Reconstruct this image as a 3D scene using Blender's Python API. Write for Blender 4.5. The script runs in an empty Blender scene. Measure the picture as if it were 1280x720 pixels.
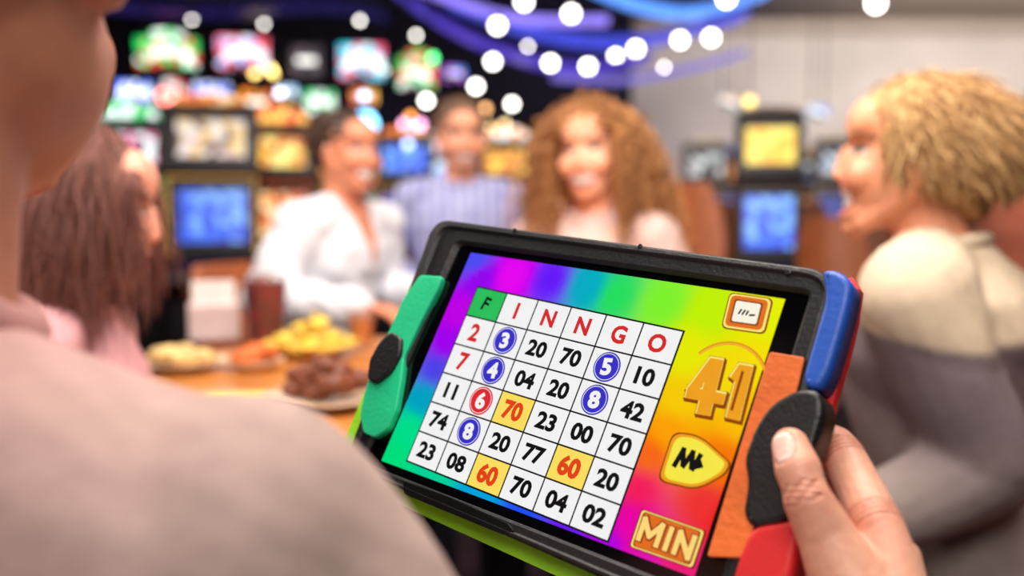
import bpy, bmesh, math, random
import numpy as np
from mathutils import Vector, Matrix
random.seed(4); np.random.seed(4)
SC = bpy.context.scene; COL = SC.collection
SC.view_settings.view_transform = 'Standard'
# ------------------------------------------------------------------ camera frame
F = 1280*35/36; CZ = 1.12; P = math.atan(100/F)
RIGHT = Vector((1,0,0)); FWD = Vector((0,math.cos(P),-math.sin(P))); UP = Vector((0,math.sin(P),math.cos(P)))
CAM = Vector((0,0,CZ))
def ray(px,py): return FWD+RIGHT*((px-640)/F)+UP*((360-py)/F)
def at(px,py,d): return CAM+ray(px,py)*d
def onz(px,py,z):
    r = ray(px,py); return CAM+r*((z-CZ)/r.z)
def S(r,g,b):
    f = lambda c: (c/255/12.92) if c/255<=.04045 else ((c/255+.055)/1.055)**2.4
    return (f(r),f(g),f(b))
# ------------------------------------------------------------------ materials
def nodes(name):
    m = bpy.data.materials.new(name); m.use_nodes = True
    nt = m.node_tree; b = nt.nodes['Principled BSDF']; return m, nt, b
def mat(name, col, rough=.6, metal=0., var=.12, scale=12., bump=0., bscale=60., coat=0., trans=0., spec=.5, alpha=1.):
    m, nt, b = nodes(name)
    tc = nt.nodes.new('ShaderNodeTexCoord'); nz = nt.nodes.new('ShaderNodeTexNoise'); nz.inputs['Scale'].default_value = scale
    nt.links.new(tc.outputs['Object'], nz.inputs['Vector'])
    rp = nt.nodes.new('ShaderNodeValToRGB')
    rp.color_ramp.elements[0].position=.3; rp.color_ramp.elements[1].position=.7
    rp.color_ramp.elements[0].color = (*[c*(1-var) for c in col],1); rp.color_ramp.elements[1].color = (*[min(1,c*(1+var)) for c in col],1)
    nt.links.new(nz.outputs['Fac'], rp.inputs['Fac']); nt.links.new(rp.outputs['Color'], b.inputs['Base Color'])
    b.inputs['Roughness'].default_value = rough; b.inputs['Metallic'].default_value = metal
    b.inputs['Coat Weight'].default_value = coat; b.inputs['Transmission Weight'].default_value = trans
    b.inputs['Specular IOR Level'].default_value = spec; b.inputs['Alpha'].default_value = alpha
    if bump:
        n2 = nt.nodes.new('ShaderNodeTexNoise'); n2.inputs['Scale'].default_value = bscale; nt.links.new(tc.outputs['Object'], n2.inputs['Vector'])
        bp = nt.nodes.new('ShaderNodeBump'); bp.inputs['Strength'].default_value = bump; bp.inputs['Distance'].default_value = .003
        nt.links.new(n2.outputs['Fac'], bp.inputs['Height']); nt.links.new(bp.outputs['Normal'], b.inputs['Normal'])
    return m
def vmat(name, rough=.6, sss=0., bump=.2, bscale=200., emit=0.):
    m, nt, b = nodes(name)
    a = nt.nodes.new('ShaderNodeAttribute'); a.attribute_name = 'Col'
    tc = nt.nodes.new('ShaderNodeTexCoord')
    if emit:
        b.inputs['Base Color'].default_value = (0,0,0,1); nt.links.new(a.outputs['Color'], b.inputs['Emission Color'])
        b.inputs['Emission Strength'].default_value = emit; b.inputs['Specular IOR Level'].default_value = .15
    else:
        n0 = nt.nodes.new('ShaderNodeTexNoise'); n0.inputs['Scale'].default_value = bscale*.15
        nt.links.new(tc.outputs['Object'], n0.inputs['Vector'])
        mr = nt.nodes.new('ShaderNodeMapRange'); mr.inputs['To Min'].default_value=.85; mr.inputs['To Max'].default_value=1.12
        nt.links.new(n0.outputs['Fac'], mr.inputs['Value'])
        mx = nt.nodes.new('ShaderNodeVectorMath'); mx.operation='SCALE'
        nt.links.new(a.outputs['Color'], mx.inputs[0]); nt.links.new(mr.outputs['Result'], mx.inputs['Scale'])
        nt.links.new(mx.outputs['Vector'], b.inputs['Base Color'])
        n2 = nt.nodes.new('ShaderNodeTexNoise'); n2.inputs['Scale'].default_value = bscale; nt.links.new(tc.outputs['Object'], n2.inputs['Vector'])
        bp = nt.nodes.new('ShaderNodeBump'); bp.inputs['Strength'].default_value = bump; bp.inputs['Distance'].default_value = .001
        nt.links.new(n2.outputs['Fac'], bp.inputs['Height']); nt.links.new(bp.outputs['Normal'], b.inputs['Normal'])
    b.inputs['Roughness'].default_value = rough
    if sss:
        b.inputs['Subsurface Weight'].default_value = sss; b.inputs['Subsurface Radius'].default_value = (.01,.004,.002); b.inputs['Subsurface Scale'].default_value = .6
    return m
def emat(name, col, st=1., gloss=.15):
    m, nt, b = nodes(name)
    tc = nt.nodes.new('ShaderNodeTexCoord'); nz = nt.nodes.new('ShaderNodeTexNoise'); nz.inputs['Scale'].default_value = 90
    nt.links.new(tc.outputs['Object'], nz.inputs['Vector'])
    mr = nt.nodes.new('ShaderNodeMapRange'); mr.inputs['To Min'].default_value=st*.94; mr.inputs['To Max'].default_value=st*1.04
    nt.links.new(nz.outputs['Fac'], mr.inputs['Value']); nt.links.new(mr.outputs['Result'], b.inputs['Emission Strength'])
    b.inputs['Base Color'].default_value = (0,0,0,1); b.inputs['Emission Color'].default_value = (*col,1)
    b.inputs['Specular IOR Level'].default_value = gloss; b.inputs['Roughness'].default_value=.4
    return m
def scrmat(name, cols, st=2., scale=6.):
    m, nt, b = nodes(name)
    tc = nt.nodes.new('ShaderNodeTexCoord'); nz = nt.nodes.new('ShaderNodeTexVoronoi'); nz.inputs['Scale'].default_value = scale
    nt.links.new(tc.outputs['Object'], nz.inputs['Vector'])
    sp = nt.nodes.new('ShaderNodeSeparateColor'); nt.links.new(nz.outputs['Color'], sp.inputs['Color'])
    rp = nt.nodes.new('ShaderNodeValToRGB'); e = rp.color_ramp.elements
    n = len(cols); rp.color_ramp.interpolation='CONSTANT'
    while len(e)<n: e.new(.5)
    for i,c in enumerate(cols): e[i].position = i/n; e[i].color = (*c,1)
    nt.links.new(sp.outputs[0], rp.inputs['Fac']); nt.links.new(rp.outputs['Color'], b.inputs['Emission Color'])
    b.inputs['Base Color'].default_value=(0,0,0,1); b.inputs['Emission Strength'].default_value = st; b.inputs['Roughness'].default_value=.3
    return m
# ------------------------------------------------------------------ mesh builder
def frame(d):
    d = d.normalized(); a = Vector((0,0,1)) if abs(d.z)<.9 else Vector((1,0,0))
    u = d.cross(a).normalized(); return u, d.cross(u).normalized()
class MB:
    def __init__(s): s.v=[]; s.f=[]; s.m=[]
    def add(s, vs, fs, mi=0):
        o = len(s.v); s.v += [tuple(x) for x in vs]; s.f += [tuple(i+o for i in f) for f in fs]; s.m += [mi]*len(fs); return s
    def rings(s, rings, mi=0, cap=True, closed=False):
        n = len(rings[0]); vs = [p for r in rings for p in r]; fs=[]; k=len(rings)
        for j in range(k if closed else k-1):
            j2=(j+1)%k
            for i in range(n): fs.append((j*n+i, j*n+(i+1)%n, j2*n+(i+1)%n, j2*n+i))
        if cap and not closed: fs.append(tuple(range(n))[::-1]); fs.append(tuple((k-1)*n+i for i in range(n)))
        return s.add(vs, fs, mi)
    def ell(s, c, r, R=None, n=16, mi=0):
        c = Vector(c); R = R or Matrix.Identity(3); rs=[]
        for j in range(1,n//2*2):
            t = math.pi*j/(n//2*2)
            rs.append([c+R@Vector((r[0]*math.sin(t)*math.cos(2*math.pi*i/n), r[1]*math.sin(t)*math.sin(2*math.pi*i/n), r[2]*math.cos(t))) for i in range(n)])
        return s.rings(rs, mi)
    def cap(s, a, b, ra, rb, n=14, sq=1., mi=0):
        a=Vector(a); b=Vector(b); d=b-a
        if d.length<1e-6: return s
        u,v = frame(d); dn=d.normalized(); rs=[]
        pr = [(a-dn*ra*math.cos(t), ra*math.sin(t)) for t in (.25,.6,1.,1.3)]+[(a.lerp(b,t), ra+(rb-ra)*t) for t in (0,.25,.5,.75,1)]+[(b+dn*rb*math.cos(t), rb*math.sin(t)) for t in (1.3,1.,.6,.25)]
        for c,r in pr: rs.append([c+(u*math.cos(2*math.pi*i/n)+v*sq*math.sin(2*math.pi*i/n))*r for i in range(n)])
        return s.rings(rs, mi)
    def tube(s, pts, rad, n=10, mi=0, closed=False):
        pts=[Vector(p) for p in pts]; rs=[]; k=len(pts); u0=None
        for j,p in enumerate(pts):
            if closed: d=pts[(j+1)%k]-pts[j-1]
            else: d = pts[min(j+1,k-1)]-pts[max(j-1,0)]
            d.normalize()
            if u0 is None: u0,_=frame(d)
            u0=(u0-d*u0.dot(d)).normalized(); v=d.cross(u0); r = rad[j] if isinstance(rad,(list,tuple)) else rad
            rs.append([p+(u0*math.cos(2*math.pi*i/n)+v*math.sin(2*math.pi*i/n))*r for i in range(n)])
        return s.rings(rs, mi, closed=closed)
    def box(s, c, d, R=None, mi=0):
        c=Vector(c); R=R or Matrix.Identity(3)
        vs=[c+R@Vector((x*d[0]/2,y*d[1]/2,z*d[2]/2)) for x in(-1,1) for y in(-1,1) for z in(-1,1)]
        return s.add(vs,[(0,1,3,2),(4,6,7,5),(0,4,5,1),(2,3,7,6),(0,2,6,4),(1,5,7,3)],mi)
    def lathe(s, prof, c=(0,0,0), n=28, mi=0):
        c=Vector(c); return s.rings([[c+Vector((r*math.cos(2*math.pi*i/n), r*math.sin(2*math.pi*i/n), z)) for i in range(n)] for r,z in prof], mi)
    def prism(s, poly, z0, z1, mi=0):
        return s.rings([[Vector((x,y,z0)) for x,y in poly],[Vector((x,y,z1)) for x,y in poly]], mi)
    def build(s, name, mats, parent=None, bevel=0., smooth=False, recalc=True, seg=2):
        me = bpy.data.meshes.new(name); me.from_pydata(s.v, [], s.f)
        if not isinstance(mats,(list,tuple)): mats=[mats]
        for m in mats: me.materials.append(m)
        me.polygons.foreach_set('material_index', s.m)
        if recalc:
            bm=bmesh.new(); bm.from_mesh(me); bmesh.ops.recalc_face_normals(bm, faces=bm.faces); bm.to_mesh(me); bm.free()
        return link(name, me, parent, bevel, smooth, seg)
def link(name, me, parent=None, bevel=0., smooth=False, seg=2):
    o = bpy.data.objects.new(name, me); COL.objects.link(o); o.parent = parent
    if smooth: me.polygons.foreach_set('use_smooth',[True]*len(me.polygons))
    if bevel:
        b=o.modifiers.new('b','BEVEL'); b.width=bevel; b.segments=seg; b.limit_method='ANGLE'; b.angle_limit=.7
    return o
def tag(o, label=None, cat=None, group=None, kind=None):
    if label: o['label']=label
    if cat: o['category']=cat
    if group: o['group']=group
    if kind: o['kind']=kind
    return o
def empty(name, loc, label, cat, group=None, rz=0):
    o=bpy.data.objects.new(name,None); COL.objects.link(o); o.location=loc; o.rotation_euler=(0,0,rz); o.empty_display_size=.05
    return tag(o,label,cat,group)
def dup(root, loc, rz, label, scale=None, group=None):
    r=root.copy(); COL.objects.link(r); r.location=loc; r.rotation_euler=(0,0,rz); r['label']=label
    if scale: r.scale=scale
    if group: r['group']=group
    for ch in list(root.children):
        c=ch.copy(); COL.objects.link(c); c.parent=r
        for g in ch.children:
            d=g.copy(); COL.objects.link(d); d.parent=c
    return r
def remesh(mb, voxel, it=3):
    me=bpy.data.meshes.new('t'); me.from_pydata(mb.v,[],mb.f); ob=bpy.data.objects.new('t',me); COL.objects.link(ob)
    md=ob.modifiers.new('r','REMESH'); md.mode='VOXEL'; md.voxel_size=voxel
    if it:
        sm=ob.modifiers.new('s','SMOOTH'); sm.factor=.5; sm.iterations=it
    dg=bpy.context.evaluated_depsgraph_get(); m=bpy.data.meshes.new_from_object(ob.evaluated_get(dg)); bpy.data.objects.remove(ob); return m
def getco(m):
    a=np.empty(len(m.vertices)*3); m.vertices.foreach_get('co',a); return a.reshape(-1,3)
def getno(m):
    a=np.empty(len(m.vertices)*3); m.vertex_normals.foreach_get('vector',a); return a.reshape(-1,3)
def setco(m,a): m.vertices.foreach_set('co',a.ravel()); m.update()
def setcol(m,c):
    at_=m.color_attributes.new('Col','FLOAT_COLOR','POINT'); at_.data.foreach_set('color', np.concatenate([np.clip(c,0,1),np.ones((len(c),1))],1).ravel())
# ------------------------------------------------------------------ shared materials
SKIN=vmat('skin',.45,.15,.3,420); CLOTH=vmat('cloth',.92,0,.5,420); HAIR=vmat('hair',.42,0,.1,300)
# ------------------------------------------------------------------ people
def rotm(yaw,pitch=0,roll=0): return (Matrix.Rotation(math.radians(yaw),3,'Z')@Matrix.Rotation(math.radians(pitch),3,'X')@Matrix.Rotation(math.radians(roll),3,'Y'))
def head_prims(mb,H,R,fem=1,open_=0.,earz=0.,jaw=0):
    q=lambda x,y,z: H+R@Vector((x,y,z)); jd=-.010*open_
    mb.ell(q(0,-.018,.03),(.073,.092,.086),R,20)
    mb.ell(q(0,.020,-.025),(.061,.070,.077),R,20)
    if jaw: mb.ell(q(0,.006,-.040),(.070,.074,.068),R,22)
    mb.ell(q(0,.037,.045),(.058,.055,.05),R,16)
    mb.ell(q(0,.058,-.090+jd),(.023,.021,.018),R)
    mb.ell(q(0,.048,-.07+jd*.6),(.038,.036,.031),R)
    for s in (-1,1):
        mb.cap(q(s*.051,-.006,-.040),q(s*.023,.048,-.084+jd),.019,.016)
        mb.ell(q(s*.035,.062,-.030),(.027,.021,.026),R)
        mb.ell(q(s*.074,-.012,-.008+earz),(.010,.018,.031),R@Matrix.Rotation(s*-.25,3,'Z'))
        mb.ell(q(s*.009,.089,-.033),(.007,.008,.0065),R,10)
    mb.cap(q(-.026,.080,.026),q(.026,.080,.026),.007,.007)
    mb.cap(q(0,.087,.008),q(0,.0930,-.028),.006,.0092)
    mb.cap(q(-.016,.080,-.055),q(.016,.080,-.055),.007,.007)
    mb.cap(q(-.014,.078,-.075+jd),q(.014,.078,-.075+jd),.007,.007)
def head_paint(co,col,H,R,skin,open_=0.,brow=(.06,.035,.02)):
    Rn=np.array(R); hl=(co-np.array(H))@Rn; x,y,z=hl[:,0],hl[:,1],hl[:,2]; front=(y>.045)&(np.abs(x)<.08)&(np.abs(z)<.13)
    def blend(mask,c,a=1.):
        w=np.clip(mask*a,0,1)[:,None]; col[:]=col*(1-w)+np.array(c)*w
    sk=np.array(skin)
    for s in (-1,1):
        blend(front*np.exp(-(((x-s*.04)/.022)**2+((z+.03)/.018)**2)), sk*np.array([1.08,.76,.70]), .6)
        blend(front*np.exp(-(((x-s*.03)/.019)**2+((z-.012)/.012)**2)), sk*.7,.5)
        hl[:,1]-=front*.005*np.exp(-(((x-s*.031)/.016)**2+((z-.008)/.011)**2))
        e=((x-s*.031)/.0145)**2+((z-.006+ (x-s*.031)**2*12)/.0055)**2
        blend(front*(e<1),(.62,.58,.55)); blend(front*(((x-s*.031)/.0055)**2+((z-.006)/.006)**2<1),(.05,.03,.02))
        blend(front*((e<1.9)&(z>.008)),(.03,.02,.015),.85)
        bz=z-.028+((x-s*.034)**2)*14; blend(front*((np.abs(x-s*.034)<.021)&(np.abs(bz)<.0045)),brow,.7)
    blend(front*np.exp(-((x/.016)**2+((z+.036)/.01)**2)), sk*np.array([1.05,.78,.72]),.4)
    mc=-.065-.005*open_; zz=z-mc-(x**2)*12; hh=.0045+.0115*open_; hw=.021+.009*open_
    m=(x/hw)**2+(zz/hh)**2; ml=(x/(hw+.006))**2+(zz/(hh+.0065))**2
    f2=front&(y>.05)
    blend(f2*(ml<1),S(190,92,90),.9)
    if open_>0:
        blend(f2*(m<1),S(100,28,30)); blend(f2*((m<.97)&(zz>-.35*hh)),(.92,.9,.85)); hl[:,1]-=f2*(m<1)*(zz<=-.35*hh)*.010*np.clip(1-m,0,1)
    hl[:,1]-=f2*(m<1)*.003
    for s in (-1,1): 
        dd=np.abs(((x-s*.028)/1.)+s*((z+.04)*.35)); blend(front*(dd<.003)*(z<-.035)*(z>-.068), sk*.6,.45)
    return hl@Rn.T+np.array(H)
def hand_prims(mb,w,d,n,side,curl=.5,s=1.):
    d=d.normalized(); n=(n-d*n.dot(d)).normalized(); t=d.cross(n).normalized()*side
    for i,o in enumerate((-.028,-.009,.010,.028)):
        k=w+(d*(.088-.004*abs(i-1.3))+t*o)*s; mb.cap(w+t*o*.55*s,k,.014*s,.0115*s)
        L=(.042,.047,.044,.034)[i]*s; a=.25+curl*.5; p=k; dd=d
        for j,(l,r) in enumerate(((1,.0095),(.62,.0085),(.5,.0075))):
            dd=(d*math.cos(a*(j+1)*.8)-n*math.sin(a*(j+1)*.8)); p2=p+dd*L*l; mb.cap(p,p2,(r+.0005)*s,r*s); p=p2
    b=w+(d*.03-t*.022)*s; m1=b+(d*.03-t*.03-n*.008)*s; m2=m1+(d*.03-t*.012-n*.008)*s
    mb.cap(w+d*.01*s,b,.014*s,.014*s); mb.cap(b,m1,.013*s,.011*s); mb.cap(m1,m2,.0105*s,.0085*s)
def torso(mb,hip,nb,f,r,w,inf,mi=0):
    ax=(nb-hip); u=r; v=ax.normalized().cross(u).normalized(); rs=[]
    prof=[(-.1,.10,.08),(-.06,.15,.11),(.05,.172,.125),(.22,.158,.118),(.42,.14,.105),(.6,.152,.115),(.76,.168,.122),(.87,.160,.108),(.94,.12,.085),(.99,.072,.066),(1.04,.05,.05)]
    for t,a,b in prof:
        c=hip+ax*t+v*(.012*math.sin(t*3))
        rs.append([c+u*math.cos(2*math.pi*i/24)*(a*w+inf)+v*math.sin(2*math.pi*i/24)*(b+inf) for i in range(24)])
    mb.rings(rs)
def fold(co,no,amp,sc=1.,seed=0):
    x,y,z=co[:,0]*sc,co[:,1]*sc,co[:,2]*sc
    d=np.sin(31*x+17*z+seed+2.2*np.sin(13*y+9*z))*.5+np.sin(23*z-19*y+seed*2+1.7*np.sin(15*x))*.35+np.sin(57*x-43*z+37*y+seed)*.2
    d2=np.abs(np.sin(26*z+22*x-9*y+seed+1.5*np.sin(12*x+seed)))**.6-.6
    return co+no*((d*.7+d2*.7)*amp)[:,None]
def person(label,H,hrot,byaw,hip,skin,arms,top,topname='shirt',fem=1,open_=0.,voxel=.0045,pants=S(50,52,70),shoecol=S(40,35,35),brow=(.06,.035,.02),topfn=None,sleeve=1.,seed=0,foldamp=.004,extra=None,w=None,nbz=-.085,nbf=-.035,thick=0.,nbo=(0,0,0),cowl=None,shr=0.,earz=0.,nr=None,jaw=0):
    H=Vector(H); R=rotm(*hrot); a=math.radians(byaw); f=Vector((-math.sin(a),math.cos(a),0)); r=Vector((f.y,-f.x,0))
    hip=Vector(hip); nb=H+R@Vector((0,nbf,-.07))+Vector((0,0,nbz))+Vector(nbo) ; base=Vector((hip.x,hip.y,0))
    w=w or (.92 if fem else 1.06)
    root=empty('person',base,label,'person')
    B=MB(); head_prims(B,H,R,fem,open_,earz,jaw)
    B.cap(H+R@Vector((0,-.03,-.045)),nb+Vector((0,0,-.02)),nr or (.05 if fem else .057),.056)
    torso(B,hip,nb,f,r,w,0); shs=[nb+r*s*.165*w+Vector((0,0,-.055)) for s in (-1,1)]
    T=MB(); torso(T,hip,nb-Vector((0,0,.012)),f,r,w,.014+thick)
    for s,sh,arm in zip((-1,1),shs,arms):
        el,wr,hd,hn=[Vector(q) for q in arm[:4]]
        for M,i in ((B,0),(T,.014+thick)):
            M.cap(nb+r*s*.05-Vector((0,0,.03)),sh,.045+i,.052+i+shr); M.cap(sh,el,.052+i+shr,.042+i)
            e2=wr if M is B else el.lerp(wr,sleeve)
            M.cap(el,e2,.041+i,(.026 if M is B else .041+(.026-.041)*sleeve)+i)
        if len(arm)<5: hand_prims(B,wr,hd,hn,s,.6,.92 if fem else 1.)
    L=MB(); Sh=MB()
    for s in (-1,1):
        h=hip+r*s*.085; kn=h+f*.42+Vector((0,0,0)); kn.z=hip.z-.02; an=kn+f*(.02)+Vector((0,0,-kn.z+.09)); 
        B.cap(h,kn,.082,.056); B.cap(kn,an,.054,.036); B.cap(an+Vector((0,0,-.04)),an+f*.15+Vector((0,0,-.06)),.034,.026)
        L.cap(h,kn,.09,.066); L.cap(kn,an,.064,.05)
        Sh.cap(an+Vector((0,0,-.047))-f*.03,an+f*.16+Vector((0,0,-.055)),.042,.034); 
    L.ell(hip,(.165,.13,.1),Matrix((r,f,Vector((0,0,1)))).transposed())
    m=remesh(B,voxel,3); co=getco(m); col=np.tile(np.array(skin),(len(co),1))
    co=head_paint(co,col,H,R,skin,open_,brow); 
    if extra: co,col,m=extra(m,co,col)
    setco(m,co-np.array(base)); setcol(m,col); m.materials.clear(); m.materials.append(SKIN); link('body',m,root,smooth=True)
    m=remesh(T,.007,3); co=getco(m); no=getno(m); co2=fold(co,no,foldamp,1.,seed)
    col=np.tile(np.array(top),(len(co),1)) if topfn is None else topfn(co,f,r,nb)
    setco(m,co2-np.array(base)); setcol(m,col); m.materials.clear(); m.materials.append(CLOTH); link(topname,m,root,smooth=True)
    cm=MB(); c0=nb+Vector((0,0,.002)); cr_,ct_,cz_=(.062,.012,0.) if not cowl else cowl[:3]
    for dz in ((0,) if not cowl else (-.02,.0,.018)):
        cm.tube([c0+Vector((0,0,cz_+dz))+(r*math.cos(t)*(cr_+.002)+f*math.sin(t)*cr_+Vector((0,0,.004-.012*math.sin(t)+(.006*math.sin(3*t+dz*200) if cowl else 0)))) for t in np.linspace(0,2*math.pi,28,endpoint=False)],ct_,8,closed=True)
    m=remesh(cm,.004,1); co=getco(m); cc_=np.tile(np.array(top if not cowl else cowl[3]),(len(co),1)) if (topfn is None or cowl) else topfn(co,f,r,nb)
    setco(m,co-np.array(base)); setcol(m,cc_); m.materials.clear(); m.materials.append(CLOTH); link('collar',m,root,smooth=True)
    for M,nm,c in ((L,'trousers',pants),(Sh,'shoes',shoecol)):
        m=remesh(M,.009,2); co=getco(m); 
        if nm=='trousers': co=fold(co,getno(m),.003,1,seed)
        setco(m,co-np.array(base)); setcol(m,np.tile(np.array(c),(len(co),1))); m.materials.clear(); m.materials.append(CLOTH); link(nm,m,root,smooth=True)
    return root,R,base,nb
def hair(root,base,H,R,vols,c,rad,n,length,grav,curl,turns,thick,cols,seed=0,outw=.6,back=.5,k=16,face=(.35,.35),amp=.006,voxel=.006,keep=.0,spread=.3,clear=.0,ctop=.062,cx=.074):
    H=Vector(H); rng=np.random.RandomState(seed); Rn=np.array(R)
    mb=MB()
    for vc,vr in vols: mb.ell(H+R@Vector(vc),vr,R,18)
    m=remesh(mb,voxel,2); co=getco(m); no=getno(m)
    x,y,z=[co[:,i] for i in range(3)]
    d=np.sin(90*x+60*z+3*np.sin(50*y))+np.sin(110*z-80*y+2*np.sin(70*x)); co=co+no*(d*amp*.5)[:,None]
    t=(np.clip(d*.25+.5,0,1))[:,None]; col=np.array(cols[0])*(1-t)+np.array(cols[1])*t
    co0=co-np.array(base); c00=col*.85; f0=[tuple(p.vertices) for p in m.polygons]
    D=rng.normal(size=(n*5,3)); D/=np.linalg.norm(D,axis=1)[:,None]
    ok=~((D[:,1]>face[0])&(D[:,2]<face[1]))&(D[:,2]>-.75+keep); D=D[ok][:n]; n=len(D)
    c=np.array(c); rad=np.array(rad); pos=c+D*rad*.92
    g=Rn.T@np.array([0,0,-1.]); v=D*outw+np.array([0,-1,0])*back*.5+rng.normal(size=(n,3))*spread*.5
    L=length*(.7+.6*rng.rand(n)); pts=[pos.copy()]; jit=rng.rand(n)*.02
    for j in range(k-1):
        v=v+g*grav*(3./k)+rng.normal(size=(n,3))*.04; vn=v/np.linalg.norm(v,axis=1)[:,None]
        pos=pos+vn*(L/k)[:,None]
        q=(pos-c)/rad; l=np.linalg.norm(q,axis=1); ins=l<1.0; pos[ins]=c+(q[ins]/l[ins][:,None])*rad*1.0
        fm=(pos[:,1]>clear+jit)&(np.abs(pos[:,0])<cx)&(pos[:,2]<ctop)
        sg=np.where(pos[:,0]>=0,1,-1); pos[fm,0]=(sg*(cx+.002+jit*.5))[fm]; fm2=fm&(pos[:,1]>clear+.04+jit); pos[fm2,1]=(clear+.04+jit)[fm2]
        pts.append(pos.copy())
    Pp=np.stack(pts,1); T=np.gradient(Pp,axis=1); T/=np.linalg.norm(T,axis=2)[:,:,None]+1e-9
    ref=rng.normal(size=(n,1,3)); U=np.cross(T,ref); U/=np.linalg.norm(U,axis=2)[:,:,None]+1e-9; V=np.cross(T,U)
    s=np.linspace(0,1,k)[None,:]; ph=rng.rand(n,1)*6.28; ang=ph+s*turns*6.283*(.8+.4*rng.rand(n,1))
    cr=curl*np.minimum(1,s*4); Pp=Pp+(U*np.cos(ang)[:,:,None]+V*np.sin(ang)[:,:,None])*cr[:,:,None]
    T=np.gradient(Pp,axis=1); T/=np.linalg.norm(T,axis=2)[:,:,None]+1e-9
    U=np.cross(T,ref+.01); U/=np.linalg.norm(U,axis=2)[:,:,None]+1e-9; V=np.cross(T,U); ns=4
    th=thick*(1-.7*s**2)*(.7+.6*rng.rand(n,1)); vs=[]
    for i in range(ns):
        a=2*math.pi*i/ns; vs.append(Pp+(U*math.cos(a)+V*math.sin(a))*th[:,:,None])
    vs=np.stack(vs,2).reshape(-1,3)@Rn.T+np.array(H)-np.array(base)
    idx=np.arange(n*k*ns).reshape(n,k,ns); a_=idx[:,:-1,:]; b_=np.roll(idx,-1,2)[:,:-1,:]; c_=np.roll(idx,-1,2)[:,1:,:]; d_=idx[:,1:,:]
    fs=np.stack([a_,b_,c_,d_],-1).reshape(-1,4)
    tt=rng.rand(n); cc=np.where(tt[:,None]<.5, np.array(cols[0])*(1-tt[:,None]*2)+np.array(cols[1])*tt[:,None]*2, np.array(cols[1])*(2-2*tt[:,None])+np.array(cols[2])*(2*tt[:,None]-1))
    cc=np.repeat(cc,k*ns,0)
    o=len(co0); me=bpy.data.meshes.new('hair'); me.from_pydata(np.concatenate([co0,vs]).tolist(),[],f0+(fs+o).tolist()); setcol(me,np.concatenate([c00,cc])); me.materials.append(HAIR)
    return link('hair',me,root,smooth=True)
def V3(*a): return Vector(a)
# ================================================================== TABLET pose from the drawn grid
c0=[(613,380),(592,418),(580,453),(566,490),(549,528),(535,566)]
c1=[(648,393),(634,426),(619,464),(603,501),(586,542),(570,578)]
c2=[(687,401),(670,434),(656,471),(642,512),(627,553),(611,594)]
c3=[(729,408),(714,445),(700,484),(686,526),(668,568),(651,609)]
c4=[(774,420),(760,458),(745,499),(729,543),(714,584),(697,628)]
c5=[(822,432),(805,472),(792,516),(775,560),(763,602),(746,645)]
obs=[]; idx=[]
for ci,cl in enumerate((c0,c1,c2,c3,c4,c5)):
    for ri,p in enumerate(cl): obs.append(p); idx.append((ci-2.5,2.5-ri))
obs=np.array(obs,float); idx=np.array(idx,float)
D0=.66
def rv(w):
    th=np.linalg.norm(w)
    if th<1e-9: return np.eye(3)
    k=w/th; K=np.array([[0,-k[2],k[1]],[k[2],0,-k[0]],[-k[1],k[0],0]]); return np.eye(3)+math.sin(th)*K+(1-math.cos(th))*K@K
X0=np.array([.80,-.187,.57]); X0/=np.linalg.norm(X0); Y0=np.array([.365,.88,-.30]); Y0-=X0*X0.dot(Y0); Y0/=np.linalg.norm(Y0)
R0=np.stack([X0,Y0,np.cross(X0,Y0)],1)
def proj(p):
    R_=rv(p[:3])@R0; c=np.array([(p[3]-640)/F*D0,(360-p[4])/F*D0,-D0])
    q=c+idx[:,:1]*p[5]*R_[:,0]+idx[:,1:]*p[6]*R_[:,1]
    return np.stack([640+q[:,0]/-q[:,2]*F,360-q[:,1]/-q[:,2]*F],1)
p=np.array([0,0,0,680.,508.,.026,.022])
for it in range(60):
    r0=(proj(p)-obs).ravel(); J=np.zeros((len(r0),7))
    for i in range(7):
        h=1e-6 if i not in(3,4) else 1e-3; q=p.copy(); q[i]+=h; J[:,i]=((proj(q)-obs).ravel()-r0)/h
    sc=np.array([1,1,1,1e3,1e3,.03,.03]); Js=J*sc; p=p-sc*np.linalg.solve(Js.T@Js+1e-3*np.eye(7)*np.trace(Js.T@Js)/7*(.1 if it<10 else .001),Js.T@r0)
Rc=rv(p[:3])@R0; Cw=np.array([list(RIGHT),list(UP),list(-FWD)]).T
Rw=Cw@Rc; TC=at(p[3],p[4],D0); CW,CH=float(p[5]),float(p[6])
TM=Matrix.Translation(TC)@Matrix(Rw.tolist()).to_4x4(); TMi=TM.inverted()
def tl(px,py,z=0.):
    o=TMi@CAM; d=(TMi.to_3x3()@ray(px,py)); t=(z-o.z)/d.z; q=o+d*t; return (q.x,q.y)
def TW(px,py,z):
    x,y=tl(px,py,z); return TM@Vector((x,y,z))
tab=empty('tablet',TC,'rugged bingo tablet with rainbow screen and multicoloured protective case','tablet'); tab.rotation_euler=Matrix(Rw.tolist()).to_euler()
def rpoly(pts,r,n=6):
    out=[]; k=len(pts)
    for i in range(k):
        a,b,c=Vector(pts[i-1]),Vector(pts[i]),Vector(pts[(i+1)%k]); rr=r[i] if isinstance(r,(list,tuple)) else r
        d1=(a-b).normalized(); d2=(c-b).normalized(); rr=min(rr,(a-b).length*.49,(c-b).length*.49)
        for j in range(n+1):
            t=j/n; out.append(tuple((b+d1*rr)*(1-t)**2+b*2*t*(1-t)+(b+d2*rr)*t*t))
    return out
BLK=mat('black_rubber',S(24,25,28),.42,0,.2,30,.15,400); BLK2=mat('black_plastic',S(14,14,16),.3,0,.1,20)
def q4(pts,z=0): return [tl(x,y,z) for x,y in pts]
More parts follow.
